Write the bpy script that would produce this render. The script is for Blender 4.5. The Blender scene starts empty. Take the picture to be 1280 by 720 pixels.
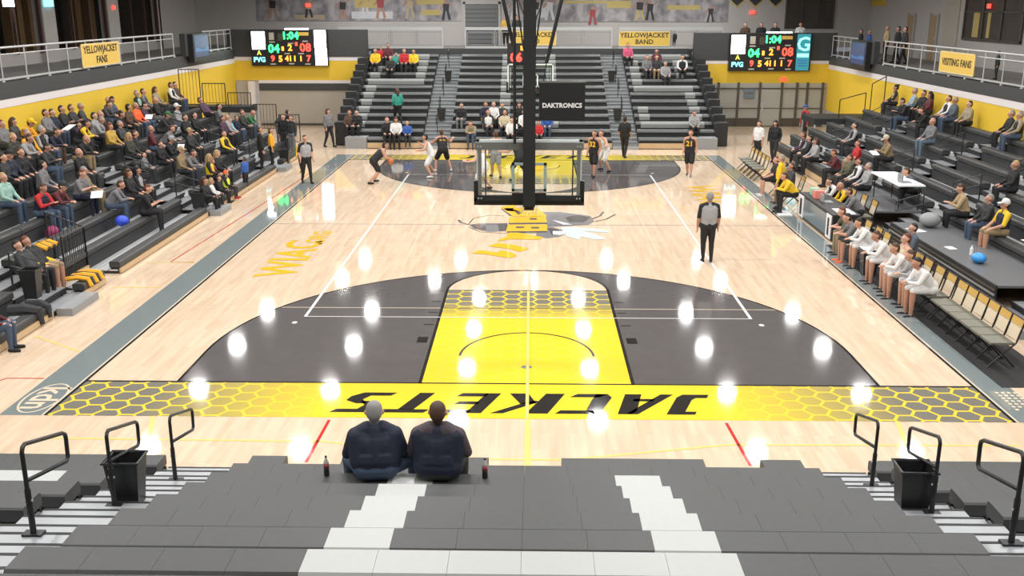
import bpy, bmesh, math, random
from mathutils import Vector, Matrix
import numpy as np
random.seed(7)
SC = bpy.context.scene
COL = SC.collection

# ------------------------------------------------------------ camera
cam_d = bpy.data.cameras.new('camera')
cam = bpy.data.objects.new('camera', cam_d)
COL.objects.link(cam)
cam_d.sensor_width = 36.0
cam_d.lens = 1241.27 / 1280 * 36
cam_d.clip_end = 300
CAM = Vector((0.056, -28.747, 6.254))
PITCH, YAW, FPX = 0.277438, 0.018869, 1241.27
cam.location = CAM
cam.rotation_euler = (math.pi/2 - PITCH, 0, YAW)
SC.camera = cam

# ------------------------------------------------------------ world and exposure
w = bpy.data.worlds.new('hall_air')
SC.world = w
w.use_nodes = True
w.node_tree.nodes['Background'].inputs[0].default_value = (0.75, 0.8, 0.9, 1)
w.node_tree.nodes['Background'].inputs[1].default_value = 0.25
SC.view_settings.view_transform = 'Standard'
SC.view_settings.look = 'None'
SC.view_settings.exposure = 0.0
SC.view_settings.gamma = 1.0
try: SC.view_settings.use_curve_mapping = False
except Exception: pass

# ------------------------------------------------------------ hall lamps (high bays, far rows read from floor reflections, nearer rows continued for illumination)
LAMP_Z = 8.0
LAMP_POWER = 175.0
LAMPS = []
for y in (-24.2, -19.0, -13.8, -8.6, -3.5, 1.6, 6.8, 12.0, 17.1):
    for x in (-12.7, -7.6, 7.6, 12.7):
        LAMPS.append((x, y))
for y in (-21.6, -16.4, -11.2, -6.0, -0.9, 4.2, 9.3, 14.4, 19.4):
    for x in (-2.5, 2.5):
        LAMPS.append((x, y))
for x in (-10.1, -5.1, 0.1, 5.1, 10.3):
    LAMPS.append((x, 22.9))
for x in (-9.6, -4.0, 4.5, 9.8):
    LAMPS.append((x, 27.4))
lamp_data = bpy.data.lights.new('high_bay_light', 'AREA')
lamp_data.shape = 'DISK'
lamp_data.size = 0.62
lamp_data.energy = LAMP_POWER
lamp_data.color = (1.0, 0.985, 0.965)

# ------------------------------------------------------------ materials
MATS = {}
def mat(name, col, rough=0.6, metal=0.0, spec=0.5, noise=0.0, nscale=8.0, emit=None, estr=0.0, coat=0.0, bump=0.0):
    if name in MATS: return MATS[name]
    m = bpy.data.materials.new(name); MATS[name] = m
    m.use_nodes = True
    nt = m.node_tree; b = nt.nodes['Principled BSDF']
    c = (col[0], col[1], col[2], 1)
    b.inputs['Base Color'].default_value = c
    b.inputs['Roughness'].default_value = rough
    b.inputs['Metallic'].default_value = metal
    b.inputs['Specular IOR Level'].default_value = spec
    if coat: b.inputs['Coat Weight'].default_value = coat; b.inputs['Coat Roughness'].default_value = 0.06
    if emit:
        b.inputs['Emission Color'].default_value = (*emit, 1); b.inputs['Emission Strength'].default_value = estr
    if noise > 0 or bump > 0:
        tc = nt.nodes.new('ShaderNodeTexCoord'); n = nt.nodes.new('ShaderNodeTexNoise')
        n.inputs['Scale'].default_value = nscale; n.inputs['Detail'].default_value = 4
        nt.links.new(tc.outputs['Object'], n.inputs['Vector'])
        if noise > 0:
            r = nt.nodes.new('ShaderNodeMapRange'); r.inputs['To Min'].default_value = 1-noise; r.inputs['To Max'].default_value = 1+noise
            mx = nt.nodes.new('ShaderNodeMix'); mx.data_type = 'RGBA'; mx.blend_type = 'MULTIPLY'; mx.inputs[0].default_value = 1
            nt.links.new(n.outputs['Fac'], r.inputs['Value'])
            mx.inputs[6].default_value = c
            nt.links.new(r.outputs['Result'], mx.inputs[7])
            nt.links.new(mx.outputs[2], b.inputs['Base Color'])
        if bump > 0:
            bp = nt.nodes.new('ShaderNodeBump'); bp.inputs['Strength'].default_value = bump
            nt.links.new(n.outputs['Fac'], bp.inputs['Height']); nt.links.new(bp.outputs['Normal'], b.inputs['Normal'])
    return m

def glow(name, col, s=6.0): return mat(name, (0.02, 0.02, 0.02), 0.4, emit=col, estr=s)

FLOOR_ROUGH = 0.05
def wood_floor():
    m = bpy.data.materials.new('maple_floor'); m.use_nodes = True; MATS['maple_floor'] = m
    nt = m.node_tree; b = nt.nodes['Principled BSDF']; L = nt.links.new
    tc = nt.nodes.new('ShaderNodeTexCoord'); mp = nt.nodes.new('ShaderNodeMapping')
    mp.inputs['Rotation'].default_value = (0, 0, math.pi/2)
    L(tc.outputs['Object'], mp.inputs['Vector'])
    br = nt.nodes.new('ShaderNodeTexBrick')
    br.inputs['Scale'].default_value = 1.0
    br.inputs['Brick Width'].default_value = 1.1; br.inputs['Row Height'].default_value = 0.114
    br.inputs['Mortar Size'].default_value = 0.0; br.inputs['Bias'].default_value = -0.2
    br.inputs['Color1'].default_value = (0.73, 0.575, 0.425, 1); br.inputs['Color2'].default_value = (0.66, 0.495, 0.35, 1)
    L(mp.outputs['Vector'], br.inputs['Vector'])
    n = nt.nodes.new('ShaderNodeTexNoise'); mp2 = nt.nodes.new('ShaderNodeMapping')
    mp2.inputs['Scale'].default_value = (6, 0.5, 1); L(tc.outputs['Object'], mp2.inputs['Vector']); L(mp2.outputs['Vector'], n.inputs['Vector'])
    n.inputs['Scale'].default_value = 1.6; n.inputs['Detail'].default_value = 5
    r = nt.nodes.new('ShaderNodeMapRange'); r.inputs['From Min'].default_value = .3; r.inputs['From Max'].default_value = .7
    r.inputs['To Min'].default_value = 0.9; r.inputs['To Max'].default_value = 1.06
    L(n.outputs['Fac'], r.inputs['Value'])
    mx = nt.nodes.new('ShaderNodeMix'); mx.data_type = 'RGBA'; mx.blend_type = 'MULTIPLY'; mx.inputs[0].default_value = 1
    L(br.outputs['Color'], mx.inputs[6]); L(r.outputs['Result'], mx.inputs[7])
    L(mx.outputs[2], b.inputs['Base Color'])
    b.inputs['Roughness'].default_value = FLOOR_ROUGH
    b.inputs['Specular IOR Level'].default_value = 0.5
    return m
wood_floor()

def hexmat(name, axis, a0, a1):
    """honeycomb print: dark grey cells with yellow joints, fading to plain yellow between a0 (plain) and a1 (full)"""
    m = bpy.data.materials.new(name); m.use_nodes = True; MATS[name] = m
    nt = m.node_tree; b = nt.nodes['Principled BSDF']; L = nt.links.new
    def math_(op, x, y=None, z=None):
        n = nt.nodes.new('ShaderNodeMath'); n.operation = op
        for i, v in enumerate((x, y, z)):
            if v is None: continue
            if isinstance(v, (int, float)): n.inputs[i].default_value = v
            else: L(v, n.inputs[i])
        return n.outputs[0]
    tc = nt.nodes.new('ShaderNodeTexCoord'); sp = nt.nodes.new('ShaderNodeSeparateXYZ'); L(tc.outputs['Object'], sp.inputs[0])
    X, Y = sp.outputs[0], sp.outputs[1]
    cell = 0.385
    # flat-to-flat distance along y = cell ; hex centres on two interleaved grids
    sx, sy = cell*1.7320508, cell
    def hexd(ox, oy):
        px = math_('SUBTRACT', math_('MODULO', math_('ADD', X, 200*sx + ox + sx/2), sx), sx/2)
        py = math_('SUBTRACT', math_('MODULO', math_('ADD', Y, 200*sy + oy + sy/2), sy), sy/2)
        ax, ay = math_('ABSOLUTE', px), math_('ABSOLUTE', py)
        d2 = math_('ADD', math_('MULTIPLY', ax, 0.8660254), math_('MULTIPLY', ay, 0.5))
        return math_('MAXIMUM', ay, d2)
    d = math_('MINIMUM', hexd(0, 0), hexd(sx/2, sy/2))
    line = math_('GREATER_THAN', d, cell*0.5*0.87)
    co = {'x': X, 'y': Y}[axis[-1]]
    if axis[0] == '|': co = math_('ABSOLUTE', co)
    mr = nt.nodes.new('ShaderNodeMapRange'); L(co, mr.inputs['Value'])
    mr.inputs['From Min'].default_value = a0; mr.inputs['From Max'].default_value = a1
    f = mr.outputs['Result']
    cellmix = nt.nodes.new('ShaderNodeMix'); cellmix.data_type = 'RGBA'
    cellmix.inputs[6].default_value = (0.80, 0.60, 0.035, 1); cellmix.inputs[7].default_value = (0.20, 0.19, 0.16, 1)
    L(f, cellmix.inputs[0])
    lm = nt.nodes.new('ShaderNodeMix'); lm.data_type = 'RGBA'
    L(line, lm.inputs[0]); L(cellmix.outputs[2], lm.inputs[6]); lm.inputs[7].default_value = (0.80, 0.60, 0.06, 1)
    L(lm.outputs[2], b.inputs['Base Color'])
    b.inputs['Roughness'].default_value = FLOOR_ROUGH
    return m
hexmat('honeycomb_band', '|x', 3.2, 6.2)
hexmat('honeycomb_lane_near', 'y', -9.2, -8.0)
hexmat('honeycomb_lane_far', 'y', 9.2, 8.0)

# paint on the floor
mat('paint_grey', (0.20, 0.235, 0.24), FLOOR_ROUGH)
mat('paint_dark', (0.105, 0.098, 0.10), FLOOR_ROUGH+0.01, noise=.1, nscale=3)
mat('paint_yellow', (0.80, 0.60, 0.035), FLOOR_ROUGH)
mat('paint_gold', (0.78, 0.48, 0.03), FLOOR_ROUGH)
mat('paint_white', (0.8, 0.8, 0.8), FLOOR_ROUGH)
mat('paint_black', (0.015, 0.015, 0.017), FLOOR_ROUGH)
mat('paint_red', (0.55, 0.03, 0.03), FLOOR_ROUGH)
mat('paint_faint', (0.74, 0.62, 0.47), FLOOR_ROUGH)
mat('paint_pale_yellow', (0.80, 0.62, 0.20), FLOOR_ROUGH)
mat('paint_mid_grey', (0.22, 0.22, 0.23), FLOOR_ROUGH)
# building
mat('wall_yellow', (0.74, 0.50, 0.035), 0.6, noise=.03, nscale=2)
mat('wall_white', (0.72, 0.68, 0.68), 0.6)
mat('wall_beige', (0.40, 0.37, 0.32), 0.7, noise=.04, nscale=3)
mat('wall_grey', (0.42, 0.40, 0.385), 0.7, noise=.04, nscale=2)
mat('fascia_dark', (0.048, 0.05, 0.052), 0.6)
mat('ceiling_dark', (0.35, 0.35, 0.36), 0.8)
mat('walkway_floor', (0.2, 0.19, 0.18), 0.5)
mat('rail_silver', (0.50, 0.51, 0.51), 0.45, 0.3)
mat('mesh_grey', (0.30, 0.30, 0.30), 0.6)
mat('black_metal', (0.014, 0.014, 0.016), 0.4, 0.0)
mat('black_steel', (0.022, 0.024, 0.026), 0.45, 0.2)
mat('frame_bronze', (0.075, 0.065, 0.05), 0.5)
mat('door_glass_panel', (0.36, 0.36, 0.33), 0.3)
mat('lobby_dark', (0.055, 0.045, 0.04), 0.7, noise=.4, nscale=1.5)
mat('lobby_wood', (0.20, 0.12, 0.055), 0.5, noise=.25, nscale=5)
mat('window_frame', (0.07, 0.035, 0.03), 0.5)
mat('door_wood', (0.34, 0.25, 0.15), 0.5)
mat('shutter_grey', (0.135, 0.14, 0.145), 0.5)
# bleachers
mat('seat_dark', (0.058, 0.060, 0.061), 0.55, noise=.14, nscale=14, bump=.15)
mat('seat_light', (0.44, 0.46, 0.45), 0.5, noise=.04, nscale=10)
mat('seat_black', (0.022, 0.022, 0.024), 0.55, noise=.1, nscale=9)
mat('deck_far', (0.045, 0.046, 0.048), 0.5)
mat('seat_far', (0.082, 0.088, 0.088), 0.45)
mat('deck_side', (0.60, 0.62, 0.64), 0.35, 0.2, noise=.15, nscale=3)
mat('platform_grey', (0.13, 0.135, 0.145), 0.4)
mat('seat_far_light', (0.25, 0.265, 0.26), 0.5)  # darker copy of the pale seats, dimmer far light put into the colour
mat('stair_far', (0.27, 0.29, 0.30), 0.5)
mat('seat_mid', (0.17, 0.18, 0.18), 0.5, noise=.08, nscale=9)
mat('aluminium', (0.36, 0.38, 0.40), 0.33, 0.25, noise=.10, nscale=3)
mat('riser_dark', (0.02, 0.021, 0.023), 0.6)
mat('kick_wood', (0.56, 0.40, 0.23), 0.4, noise=.1, nscale=4)
mat('nosing_black', (0.012, 0.012, 0.013), 0.6)
mat('step_grey', (0.27, 0.28, 0.29), 0.5, noise=.08)
mat('plastic_black', (0.018, 0.019, 0.02), 0.4)
mat('chair_cream', (0.68, 0.58, 0.42), 0.5)
mat('chair_gold', (0.55, 0.34, 0.08), 0.5)
mat('chair_seat', (0.15, 0.15, 0.12), 0.45)
mat('mat_black', (0.012, 0.012, 0.013), 0.8)
mat('paper_white', (0.82, 0.82, 0.84), 0.7)
mat('banner_yellow', (0.74, 0.50, 0.10), 0.6, noise=.05)
mat('banner_black', (0.03, 0.025, 0.02), 0.6)
mat('banner_edge', (0.74, 0.64, 0.38), 0.6)
mat('board_pad', (0.015, 0.016, 0.017), 0.5)
mat('board_steel', (0.16, 0.17, 0.165), 0.45, 0.2)
mat('board_white', (0.70, 0.76, 0.75), 0.5)
mat('rim_orange', (0.75, 0.13, 0.03), 0.4)
mat('net_white', (0.75, 0.75, 0.72), 0.7)
mat('cabinet_black', (0.012, 0.012, 0.014), 0.45)
mat('ball_orange', (0.45, 0.14, 0.05), 0.6)
glow('led_white', (0.82, 0.90, 1.0), 9.0)
glow('led_cyan', (0.25, 0.85, 1.0), 2.2)
glow('led_teal', (0.03, 0.32, 0.36), 1.0)
glow('led_green', (0.02, 0.95, 0.12), 7.0)
glow('led_red', (1.0, 0.05, 0.03), 4.0)
glow('led_orange', (1.0, 0.3, 0.03), 3.5)
glow('led_yellow', (0.75, 0.8, 0.1), 1.6)
glow('led_blue_panel', (0.012, 0.05, 0.20), 0.7)
glow('led_blue_light', (0.03, 0.16, 0.42), 0.9)
glow('exit_red', (1.0, 0.06, 0.04), 2.5)
mat('sign_pale', (0.5, 0.48, 0.42), 0.5)
mat('glass_blue', (0.16, 0.21, 0.24), 0.15)

def glassmat():
    m = bpy.data.materials.new('backboard_glass'); m.use_nodes = True; MATS['backboard_glass'] = m
    nt = m.node_tree; nt.nodes.clear()
    o = nt.nodes.new('ShaderNodeOutputMaterial'); t = nt.nodes.new('ShaderNodeBsdfTransparent'); g = nt.nodes.new('ShaderNodeBsdfGlossy')
    t.inputs[0].default_value = (0.93, 0.96, 0.95, 1); g.inputs['Roughness'].default_value = 0.03
    f = nt.nodes.new('ShaderNodeFresnel'); f.inputs[0].default_value = 1.3
    x = nt.nodes.new('ShaderNodeMixShader'); nt.links.new(f.outputs[0], x.inputs[0])
    nt.links.new(t.outputs[0], x.inputs[1]); nt.links.new(g.outputs[0], x.inputs[2]); nt.links.new(x.outputs[0], o.inputs[0])
glassmat()

# ------------------------------------------------------------ mesh builder
class MB:
    def __init__(self): self.v = []; self.f = []; self.m = []; self.mi = 0
    def add(self, vs, fs):
        o = len(self.v); self.v += [tuple(p) for p in vs]
        for f in fs: self.f.append(tuple(i+o for i in f)); self.m.append(self.mi)
        return self
    def box(self, x0, x1, y0, y1, z0, z1):
        if x0 > x1: x0, x1 = x1, x0
        if y0 > y1: y0, y1 = y1, y0
        if z0 > z1: z0, z1 = z1, z0
        return self.add([(x0,y0,z0),(x1,y0,z0),(x1,y1,z0),(x0,y1,z0),(x0,y0,z1),(x1,y0,z1),(x1,y1,z1),(x0,y1,z1)],
            [(0,3,2,1),(4,5,6,7),(0,1,5,4),(1,2,6,5),(2,3,7,6),(3,0,4,7)])
    def tube(self, pts, r, n=8, closed=False):
        pts = [Vector(p) for p in pts]; k = len(pts); rings = []
        up = None
        for i, p in enumerate(pts):
            a = pts[i-1] if (i > 0 or closed) else p
            b = pts[(i+1) % k] if (i < k-1 or closed) else p
            d = (b-a).normalized()
            if up is None:
                up = Vector((0,0,1)) if abs(d.z) < .9 else Vector((1,0,0))
            s = d.cross(up).normalized(); up = s.cross(d).normalized()
            rr = r[i] if isinstance(r, (list, tuple)) else r
            rings.append([p + (s*math.cos(t)+up*math.sin(t))*rr for t in [2*math.pi*j/n for j in range(n)]])
        vs = [q for R in rings for q in R]; fs = []
        for i in range(k if closed else k-1):
            i2 = (i+1) % k
            for j in range(n):
                j2 = (j+1) % n
                fs.append((i*n+j, i*n+j2, i2*n+j2, i2*n+j))
        if not closed:
            fs.append(tuple(range(n-1, -1, -1))); fs.append(tuple((k-1)*n+j for j in range(n)))
        return self.add(vs, fs)
    def lathe(self, prof, c, n=14):
        vs = []; fs = []; c = Vector(c)
        for (r, z) in prof:
            for j in range(n):
                t = 2*math.pi*j/n; vs.append((c.x+r*math.cos(t), c.y+r*math.sin(t), c.z+z))
        for i in range(len(prof)-1):
            for j in range(n):
                j2 = (j+1) % n; fs.append((i*n+j, i*n+j2, (i+1)*n+j2, (i+1)*n+j))
        fs.append(tuple(range(n-1, -1, -1))); fs.append(tuple((len(prof)-1)*n+j for j in range(n)))
        return self.add(vs, fs)
    def prism(self, poly, a, b, plane='xy'):
        """extrude a 2-D polygon between a and b along the third axis"""
        n = len(poly)
        def P(p, h):
            if plane == 'xy': return (p[0], p[1], h)
            if plane == 'yz': return (h, p[0], p[1])
            return (p[0], h, p[1])
        vs = [P(p, a) for p in poly] + [P(p, b) for p in poly]
        fs = [tuple(range(n-1, -1, -1)), tuple(range(n, 2*n))] + [(i, (i+1) % n, (i+1) % n+n, i+n) for i in range(n)]
        return self.add(vs, fs)
    def sheet(self, poly, z):
        return self.add([(p[0], p[1], z) for p in poly], [tuple(range(len(poly)))])
    def strip(self, pts, w, z, closed=False):
        pts = [Vector((p[0], p[1])) for p in pts]; k = len(pts); vs = []
        for i, p in enumerate(pts):
            a = pts[i-1] if (i > 0 or closed) else p
            b = pts[(i+1) % k] if (i < k-1 or closed) else p
            d = (b-a).normalized(); n = Vector((-d.y, d.x))*w/2
            vs += [(p.x+n.x, p.y+n.y, z), (p.x-n.x, p.y-n.y, z)]
        fs = []
        for i in range(k if closed else k-1):
            j = (i+1) % k; fs.append((2*i+1, 2*j+1, 2*j, 2*i))
        return self.add(vs, fs)
    def sphere(self, c, r, n=10, m=6, sc=(1,1,1)):
        vs = []; fs = []
        for i in range(m+1):
            ph = math.pi*i/m
            for j in range(n):
                t = 2*math.pi*j/n
                vs.append((c[0]+r*sc[0]*math.sin(ph)*math.cos(t), c[1]+r*sc[1]*math.sin(ph)*math.sin(t), c[2]+r*sc[2]*math.cos(ph)))
        for i in range(m):
            for j in range(n):
                j2 = (j+1) % n; fs.append((i*n+j, (i+1)*n+j, (i+1)*n+j2, i*n+j2))
        return self.add(vs, fs)
    def mesh(self, name, mats, off=(0,0,0), smooth=False):
        me = bpy.data.meshes.new(name)
        o = Vector(off)
        me.from_pydata([(v[0]-o.x, v[1]-o.y, v[2]-o.z) for v in self.v], [], self.f)
        if isinstance(mats, str): mats = [mats]
        for q in mats: me.materials.append(MATS[q])
        me.polygons.foreach_set('material_index', self.m)
        if smooth: me.polygons.foreach_set('use_smooth', [True]*len(self.f))
        me.update(); return me
    def build(self, name, mats, parent=None, smooth=False, world=True, **props):
        off = WL(parent) if (parent is not None and world) else (0,0,0)
        o = bpy.data.objects.new(name, self.mesh(name, mats, off, smooth))
        COL.objects.link(o)
        if parent is not None: o.parent = parent
        for k, v in props.items(): o[k] = v
        return o
def WL(o):
    """world position of an unrotated chain of parents"""
    p = Vector((0,0,0))
    while o is not None: p += o.location; o = o.parent
    return p
def thing(name, label, cat, loc=(0,0,0), rotz=0, group=None):
    o = bpy.data.objects.new(name, None); COL.objects.link(o)
    o.empty_display_size = .2
    o.location = loc; o.rotation_euler = (0,0,rotz); o['label'] = label; o['category'] = cat
    if group: o['group'] = group
    return o
def tag(o, label, cat, group=None):
    o['label'] = label; o['category'] = cat
    if group: o['group'] = group
    return o
def struct(name, mb, mats, parent=None):
    o = mb.build(name, mats, parent)
    if parent is None: o['kind'] = 'structure'
    return o
def inst(src, parent, loc=(0,0,0), name=None):
    o = src.copy(); COL.objects.link(o); o.parent = parent; o.location = loc
    return o
def place(name, me, parent, loc=(0,0,0), rot=(0,0,0)):
    o = bpy.data.objects.new(name, me); COL.objects.link(o)
    if parent is not None: o.parent = parent
    o.location = loc; o.rotation_euler = rot
    return o
def text(name, body, size, loc, rot, m, parent=None, sx=1.0, ext=0.002, off=0.0, align='CENTER', world=True):
    c = bpy.data.curves.new(name, 'FONT'); c.body = body; c.size = size; c.extrude = ext; c.offset = off
    c.align_x = align; c.align_y = 'CENTER'; c.resolution_u = 2
    tmp = bpy.data.objects.new(name, c); COL.objects.link(tmp)
    bpy.context.view_layer.update()
    me = bpy.data.meshes.new_from_object(tmp.evaluated_get(bpy.context.evaluated_depsgraph_get())); me.name = name
    bpy.data.objects.remove(tmp); bpy.data.curves.remove(c)
    me.materials.clear(); me.materials.append(MATS[m])
    o = bpy.data.objects.new(name, me); COL.objects.link(o)
    p = Vector(loc)
    if parent is not None:
        o.parent = parent
        if world: p = p - WL(parent)
    o.location = p; o.rotation_euler = rot; o.scale = (sx, 1, 1)
    return o
def ray(px, py):
    st, ct = math.sin(PITCH), math.cos(PITCH); sy, cy = math.sin(YAW), math.cos(YAW)
    f = Vector((-sy*ct, cy*ct, -st)); r = Vector((cy, sy, 0)); u = r.cross(f)
    return f + r*((px-640)/FPX) - u*((py-360)/FPX)
def hit(px, py, X=None, Y=None, Z=None):
    d = ray(px, py)
    t = (X-CAM.x)/d.x if X is not None else ((Y-CAM.y)/d.y if Y is not None else (Z-CAM.z)/d.z)
    return CAM + d*t
def F(px, py):
    q = hit(px, py, Z=0); return (q.x, q.y)

# ------------------------------------------------------------ shell
WX, FY, NY = 15.75, 25.1, -33.0         # gym side walls, far wall line, wall behind the camera
UX, UY = 19.6, 31.0                     # upper level walls
CEIL = 9.6
BZ = 4.05                               # walkway level
fl = struct('floor', MB().add([(-22,-34,0),(22,-34,0),(22,33,0),(-22,33,0)], [(0,1,2,3)]), 'maple_floor')
struct('ceiling', MB().box(-22, 22, -34, 33, CEIL, CEIL+.2), 'ceiling_dark')

def painted(name, z, m, *polys, **kw):
    b = MB()
    for p in polys: b.sheet(p, z)
    return b.build(name, m, fl)
def rect(x0, x1, y0, y1): return [(x0,y0),(x1,y0),(x1,y1),(x0,y1)]
H = 0.0015
HW, HL = 7.62, 12.8
# border and end bands
painted('sideline_border', H, 'paint_grey', rect(-8.36, -HW, -14.3, 14.3))
painted('sideline_border', H, 'paint_grey', rect(HW, 8.22, -14.3, 14.3))
for s in (-1, 1):
    y0, y1 = sorted((s*HL, s*14.3))
    painted('end_band', H, 'honeycomb_band', rect(-HW, HW, y0, y1))
    painted('end_band_centre', 2*H, 'paint_yellow', rect(-3.4, 3.4, y0, y1))
    # three point area
    cy = s*(HL-1.575); R = 6.02
    pts = [(-R, s*HL)] + [(-R*math.cos(t), cy - s*R*math.sin(t)) for t in [math.pi*i/48 for i in range(49)]] + [(R, s*HL)]
    if s > 0: pts = pts[::-1]
    painted('three_point_area', H, 'paint_dark', pts)
    o = MB().strip(pts, .05, 2*H).build('three_point_line', 'paint_black', fl)
    # free throw half circle, bare maple
    fy = s*(HL-5.79)
    hc = [(-1.83*math.cos(t), fy - s*1.83*math.sin(t)*0.97) for t in [math.pi*i/32 for i in range(33)]]
    if s > 0: hc = hc[::-1]
    painted('free_throw_circle', 2*H, 'maple_floor', hc)
    y0, y1 = sorted((s*HL, fy))
    painted('lane', 2*H, 'honeycomb_lane_near' if s < 0 else 'honeycomb_lane_far', rect(-1.83, 1.83, y0, y1))
    b = MB(); b.strip([(-1.83, s*HL)] + (hc if s < 0 else hc[::-1]) + [(1.83, s*HL)], .06, 3*H)
    b.strip([(-1.83, fy), (1.83, fy)], .035, 3*H)
    b.build('lane_line', 'paint_black', fl)
    b = MB().strip([(1.24*math.cos(t), s*11.40 - s*1.36*math.sin(t)) for t in [math.pi*i/28 for i in range(29)]], .045, 3*H)
    b.build('restricted_arc', 'paint_black', fl)
    b = MB().sheet([(.1*math.cos(t), s*11.98+.09*math.sin(t)) for t in [2*math.pi*i/16 for i in range(16)]], 3*H)
    b.build('floor_socket_cover', 'paint_mid_grey', fl)
    b = MB(); c = MB()
    for sx in (-1, 1):
        yb = s*10.5
        b.sheet(rect(min(sx*1.93, sx*2.13), max(sx*1.93, sx*2.13), yb-.17, yb+.17), 2*H)
        for q in (9.55, 8.7, 7.9): c.sheet(rect(min(sx*1.9, sx*2.1), max(sx*1.9, sx*2.1), s*q-.025, s*q+.025), 2*H)
    b.build('lane_block', 'paint_black', fl); c.build('lane_mark', 'paint_black', fl)
    MB().strip([(-HW, s*HL), (HW, s*HL)], .05, 3*H).build('baseline', 'paint_black', fl)
    MB().strip([(s*HW, -14.3), (s*HW, 14.3)], .045, 2*H).build('sideline', 'paint_black', fl)
    MB().strip([(s*(HW+.05), -14.3), (s*(HW+.05), 14.3)], .03, 2*H).build('sideline_edge', 'paint_faint', fl)
# volleyball court
VW, VL = 4.63, 9.05
b = MB().strip([(-VW,-VL),(VW,-VL),(VW,VL),(-VW,VL)], .07, 4*H, True); b.build('volleyball_line', 'paint_white', fl)
for sx in (-1, 1):
    for sy in (-1, 1):
        MB().sheet([(sx*(VW+.13)+.055*math.cos(t), sy*(VL+.42)+.075*math.sin(t)) for t in [2*math.pi*i/12 for i in range(12)]], 4*H).build('line_dot', 'paint_white', fl)
MB().strip([(-HW, 0.05), (HW, 0.05)], .035, 2*H).build('halfcourt_line', 'paint_mid_grey', fl)
b = MB()
for x in (-3.1, 3.4): b.strip([(x,-4.0),(x,4.0)], .05, 2*H)
for y in (-4.0, 4.0, -2.1, 2.1): b.strip([(-HW+.3,y),(HW-.3,y)], .045, 2*H)
b.strip([(-HW+.1,-8.4),(HW-.1,-8.4)], .03, 2*H)
b.strip([(-HW+(1.6)*math.cos(t), 3.0*math.sin(t)) for t in [-math.pi/2+math.pi*i/20 for i in range(21)]], .04, 2*H)
b.build('faint_court_line', 'paint_faint', fl)
b = MB(); b.strip([(0.02,-7.05),(0.02,-14.3)], .055, 5*H); b.build('centre_stripe', 'paint_pale_yellow', fl)
b = MB(); b.strip([(0.03,-14.3),(0.03,-16.3)], .09, 3*H)
b.strip([(5.8,-14.3),(5.55,-15.6),(5.3,-16.4)], .07, 2*H); b.strip([(-5.9,-14.3),(-5.5,-15.6),(-5.3,-16.4)], .07, 2*H)
b.strip([(-7.3,-15.15),(-3.0,-15.2),(-.6,-15.75),(.6,-15.75),(3.0,-15.2),(7.3,-15.15)], .05, 2*H)
b.strip([(-9.7,-10.4),(-8.4,-11.3)], .05, 2*H); b.strip([(-9.6,-6.9),(-8.4,-6.9)], .05, 2*H); b.strip([(-9.7,-4.6),(-8.4,-4.6)], .05, 2*H)
b.build('yellow_floor_line', 'paint_pale_yellow', fl)
b = MB(); b.strip([(-3.12,-15.9),(-3.08,-14.4)], .05, 2*H); b.strip([(3.18,-15.9),(3.12,-14.4)], .05, 2*H)
b.strip([(-9.6,-13.6),(-9.05,-12.7),(-8.4,-12.7)], .035, 2*H)
b.strip([(-8.45,-4.55),(-9.05,-4.55),(-8.63,4.6),(-8.5,9.0)], .035, 2*H)
b.build('red_floor_line', 'paint_red', fl)

# JACKETS across the near band, read from the far end of the hall
LET = {
 'J': [[(.1,1),(1,1),(1,.16),(.86,0),(0,0),(0,.17),(.36,.17),(.46,.27),(.46,.86),(.1,.86)]],
 'A': [[(0,0),(.26,0),(.70,1),(.46,1)], [(.66,0),(1,0),(.86,1),(.58,1),(.52,.86)], [(.30,.24),(.74,.24),(.74,.36),(.34,.36)]],
 'C': [[(0,.18),(.16,0),(.42,0),(.42,.3),(.36,.82),(.14,1),(0,.82)], [(.14,0),(.86,0),(.98,.17),(.3,.17)], [(.1,1),(1,1),(.94,.84),(.2,.84)]],
 'K': [[(0,0),(.34,0),(.38,1),(0,1)], [(.33,.42),(.78,1),(1,1),(.6,.5),(.42,.36)], [(.36,.5),(.62,.55),(1,0),(.66,0)]],
 'E': [[(0,0),(.36,0),(.36,1),(0,1)], [(.3,0),(.95,0),(1,.17),(.3,.17)], [(.3,.43),(.8,.43),(.85,.57),(.3,.57)], [(.3,.85),(.95,.85),(1,1),(.3,1)]],
 'T': [[(0,.84),(1,.84),(1,1),(.04,1)], [(.3,0),(.64,0),(.68,.86),(.34,.86)]],
 'S': [[(0,0),(.8,0),(1,.2),(1,.4),(.66,.56),(.4,.56),(.62,.36),(.55,.16),(.06,.16)], [(1,1),(.2,1),(0,.8),(0,.62),(.36,.44),(.62,.44),(.4,.64),(.45,.84),(.94,.84)]],
}
SPANS = [('J',.0,.085),('A',.100,.235),('C',.265,.385),('K',.405,.560),('E',.585,.700),('T',.735,.860),('S',.880,.995)]
for ch, a, c in SPANS:
    b = MB()
    for poly in LET[ch]:
        q = []
        for (x, y) in poly:
            lx = (a + (c-a)*x)*5.85 + .30*y; ly = y*.84
            q.append((3.04-lx*1.01, -13.25-ly))
        b.sheet(q, 4*H)
    b.build('floor_letter', 'paint_black', fl)
    b2 = MB()
    for poly in LET[ch]:
        b2.sheet([(-2.98+(a+(c-a)*x)*5.85+.30*y, 13.25+.84*y) for (x, y) in poly], 4*H)
    b2.build('floor_letter', 'paint_black', fl)
text('floor_lettering', 'WIAC', 1.35, (-6.05, -4.0, 3*H), (0,0,math.pi/2), 'paint_gold', fl, sx=1.05, ext=0, off=.03)
text('floor_lettering', '.ORG', .72, (-5.85, -1.75, 3*H), (0,0,math.pi/2), 'paint_gold', fl, sx=.95, ext=0, off=.02)
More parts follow.
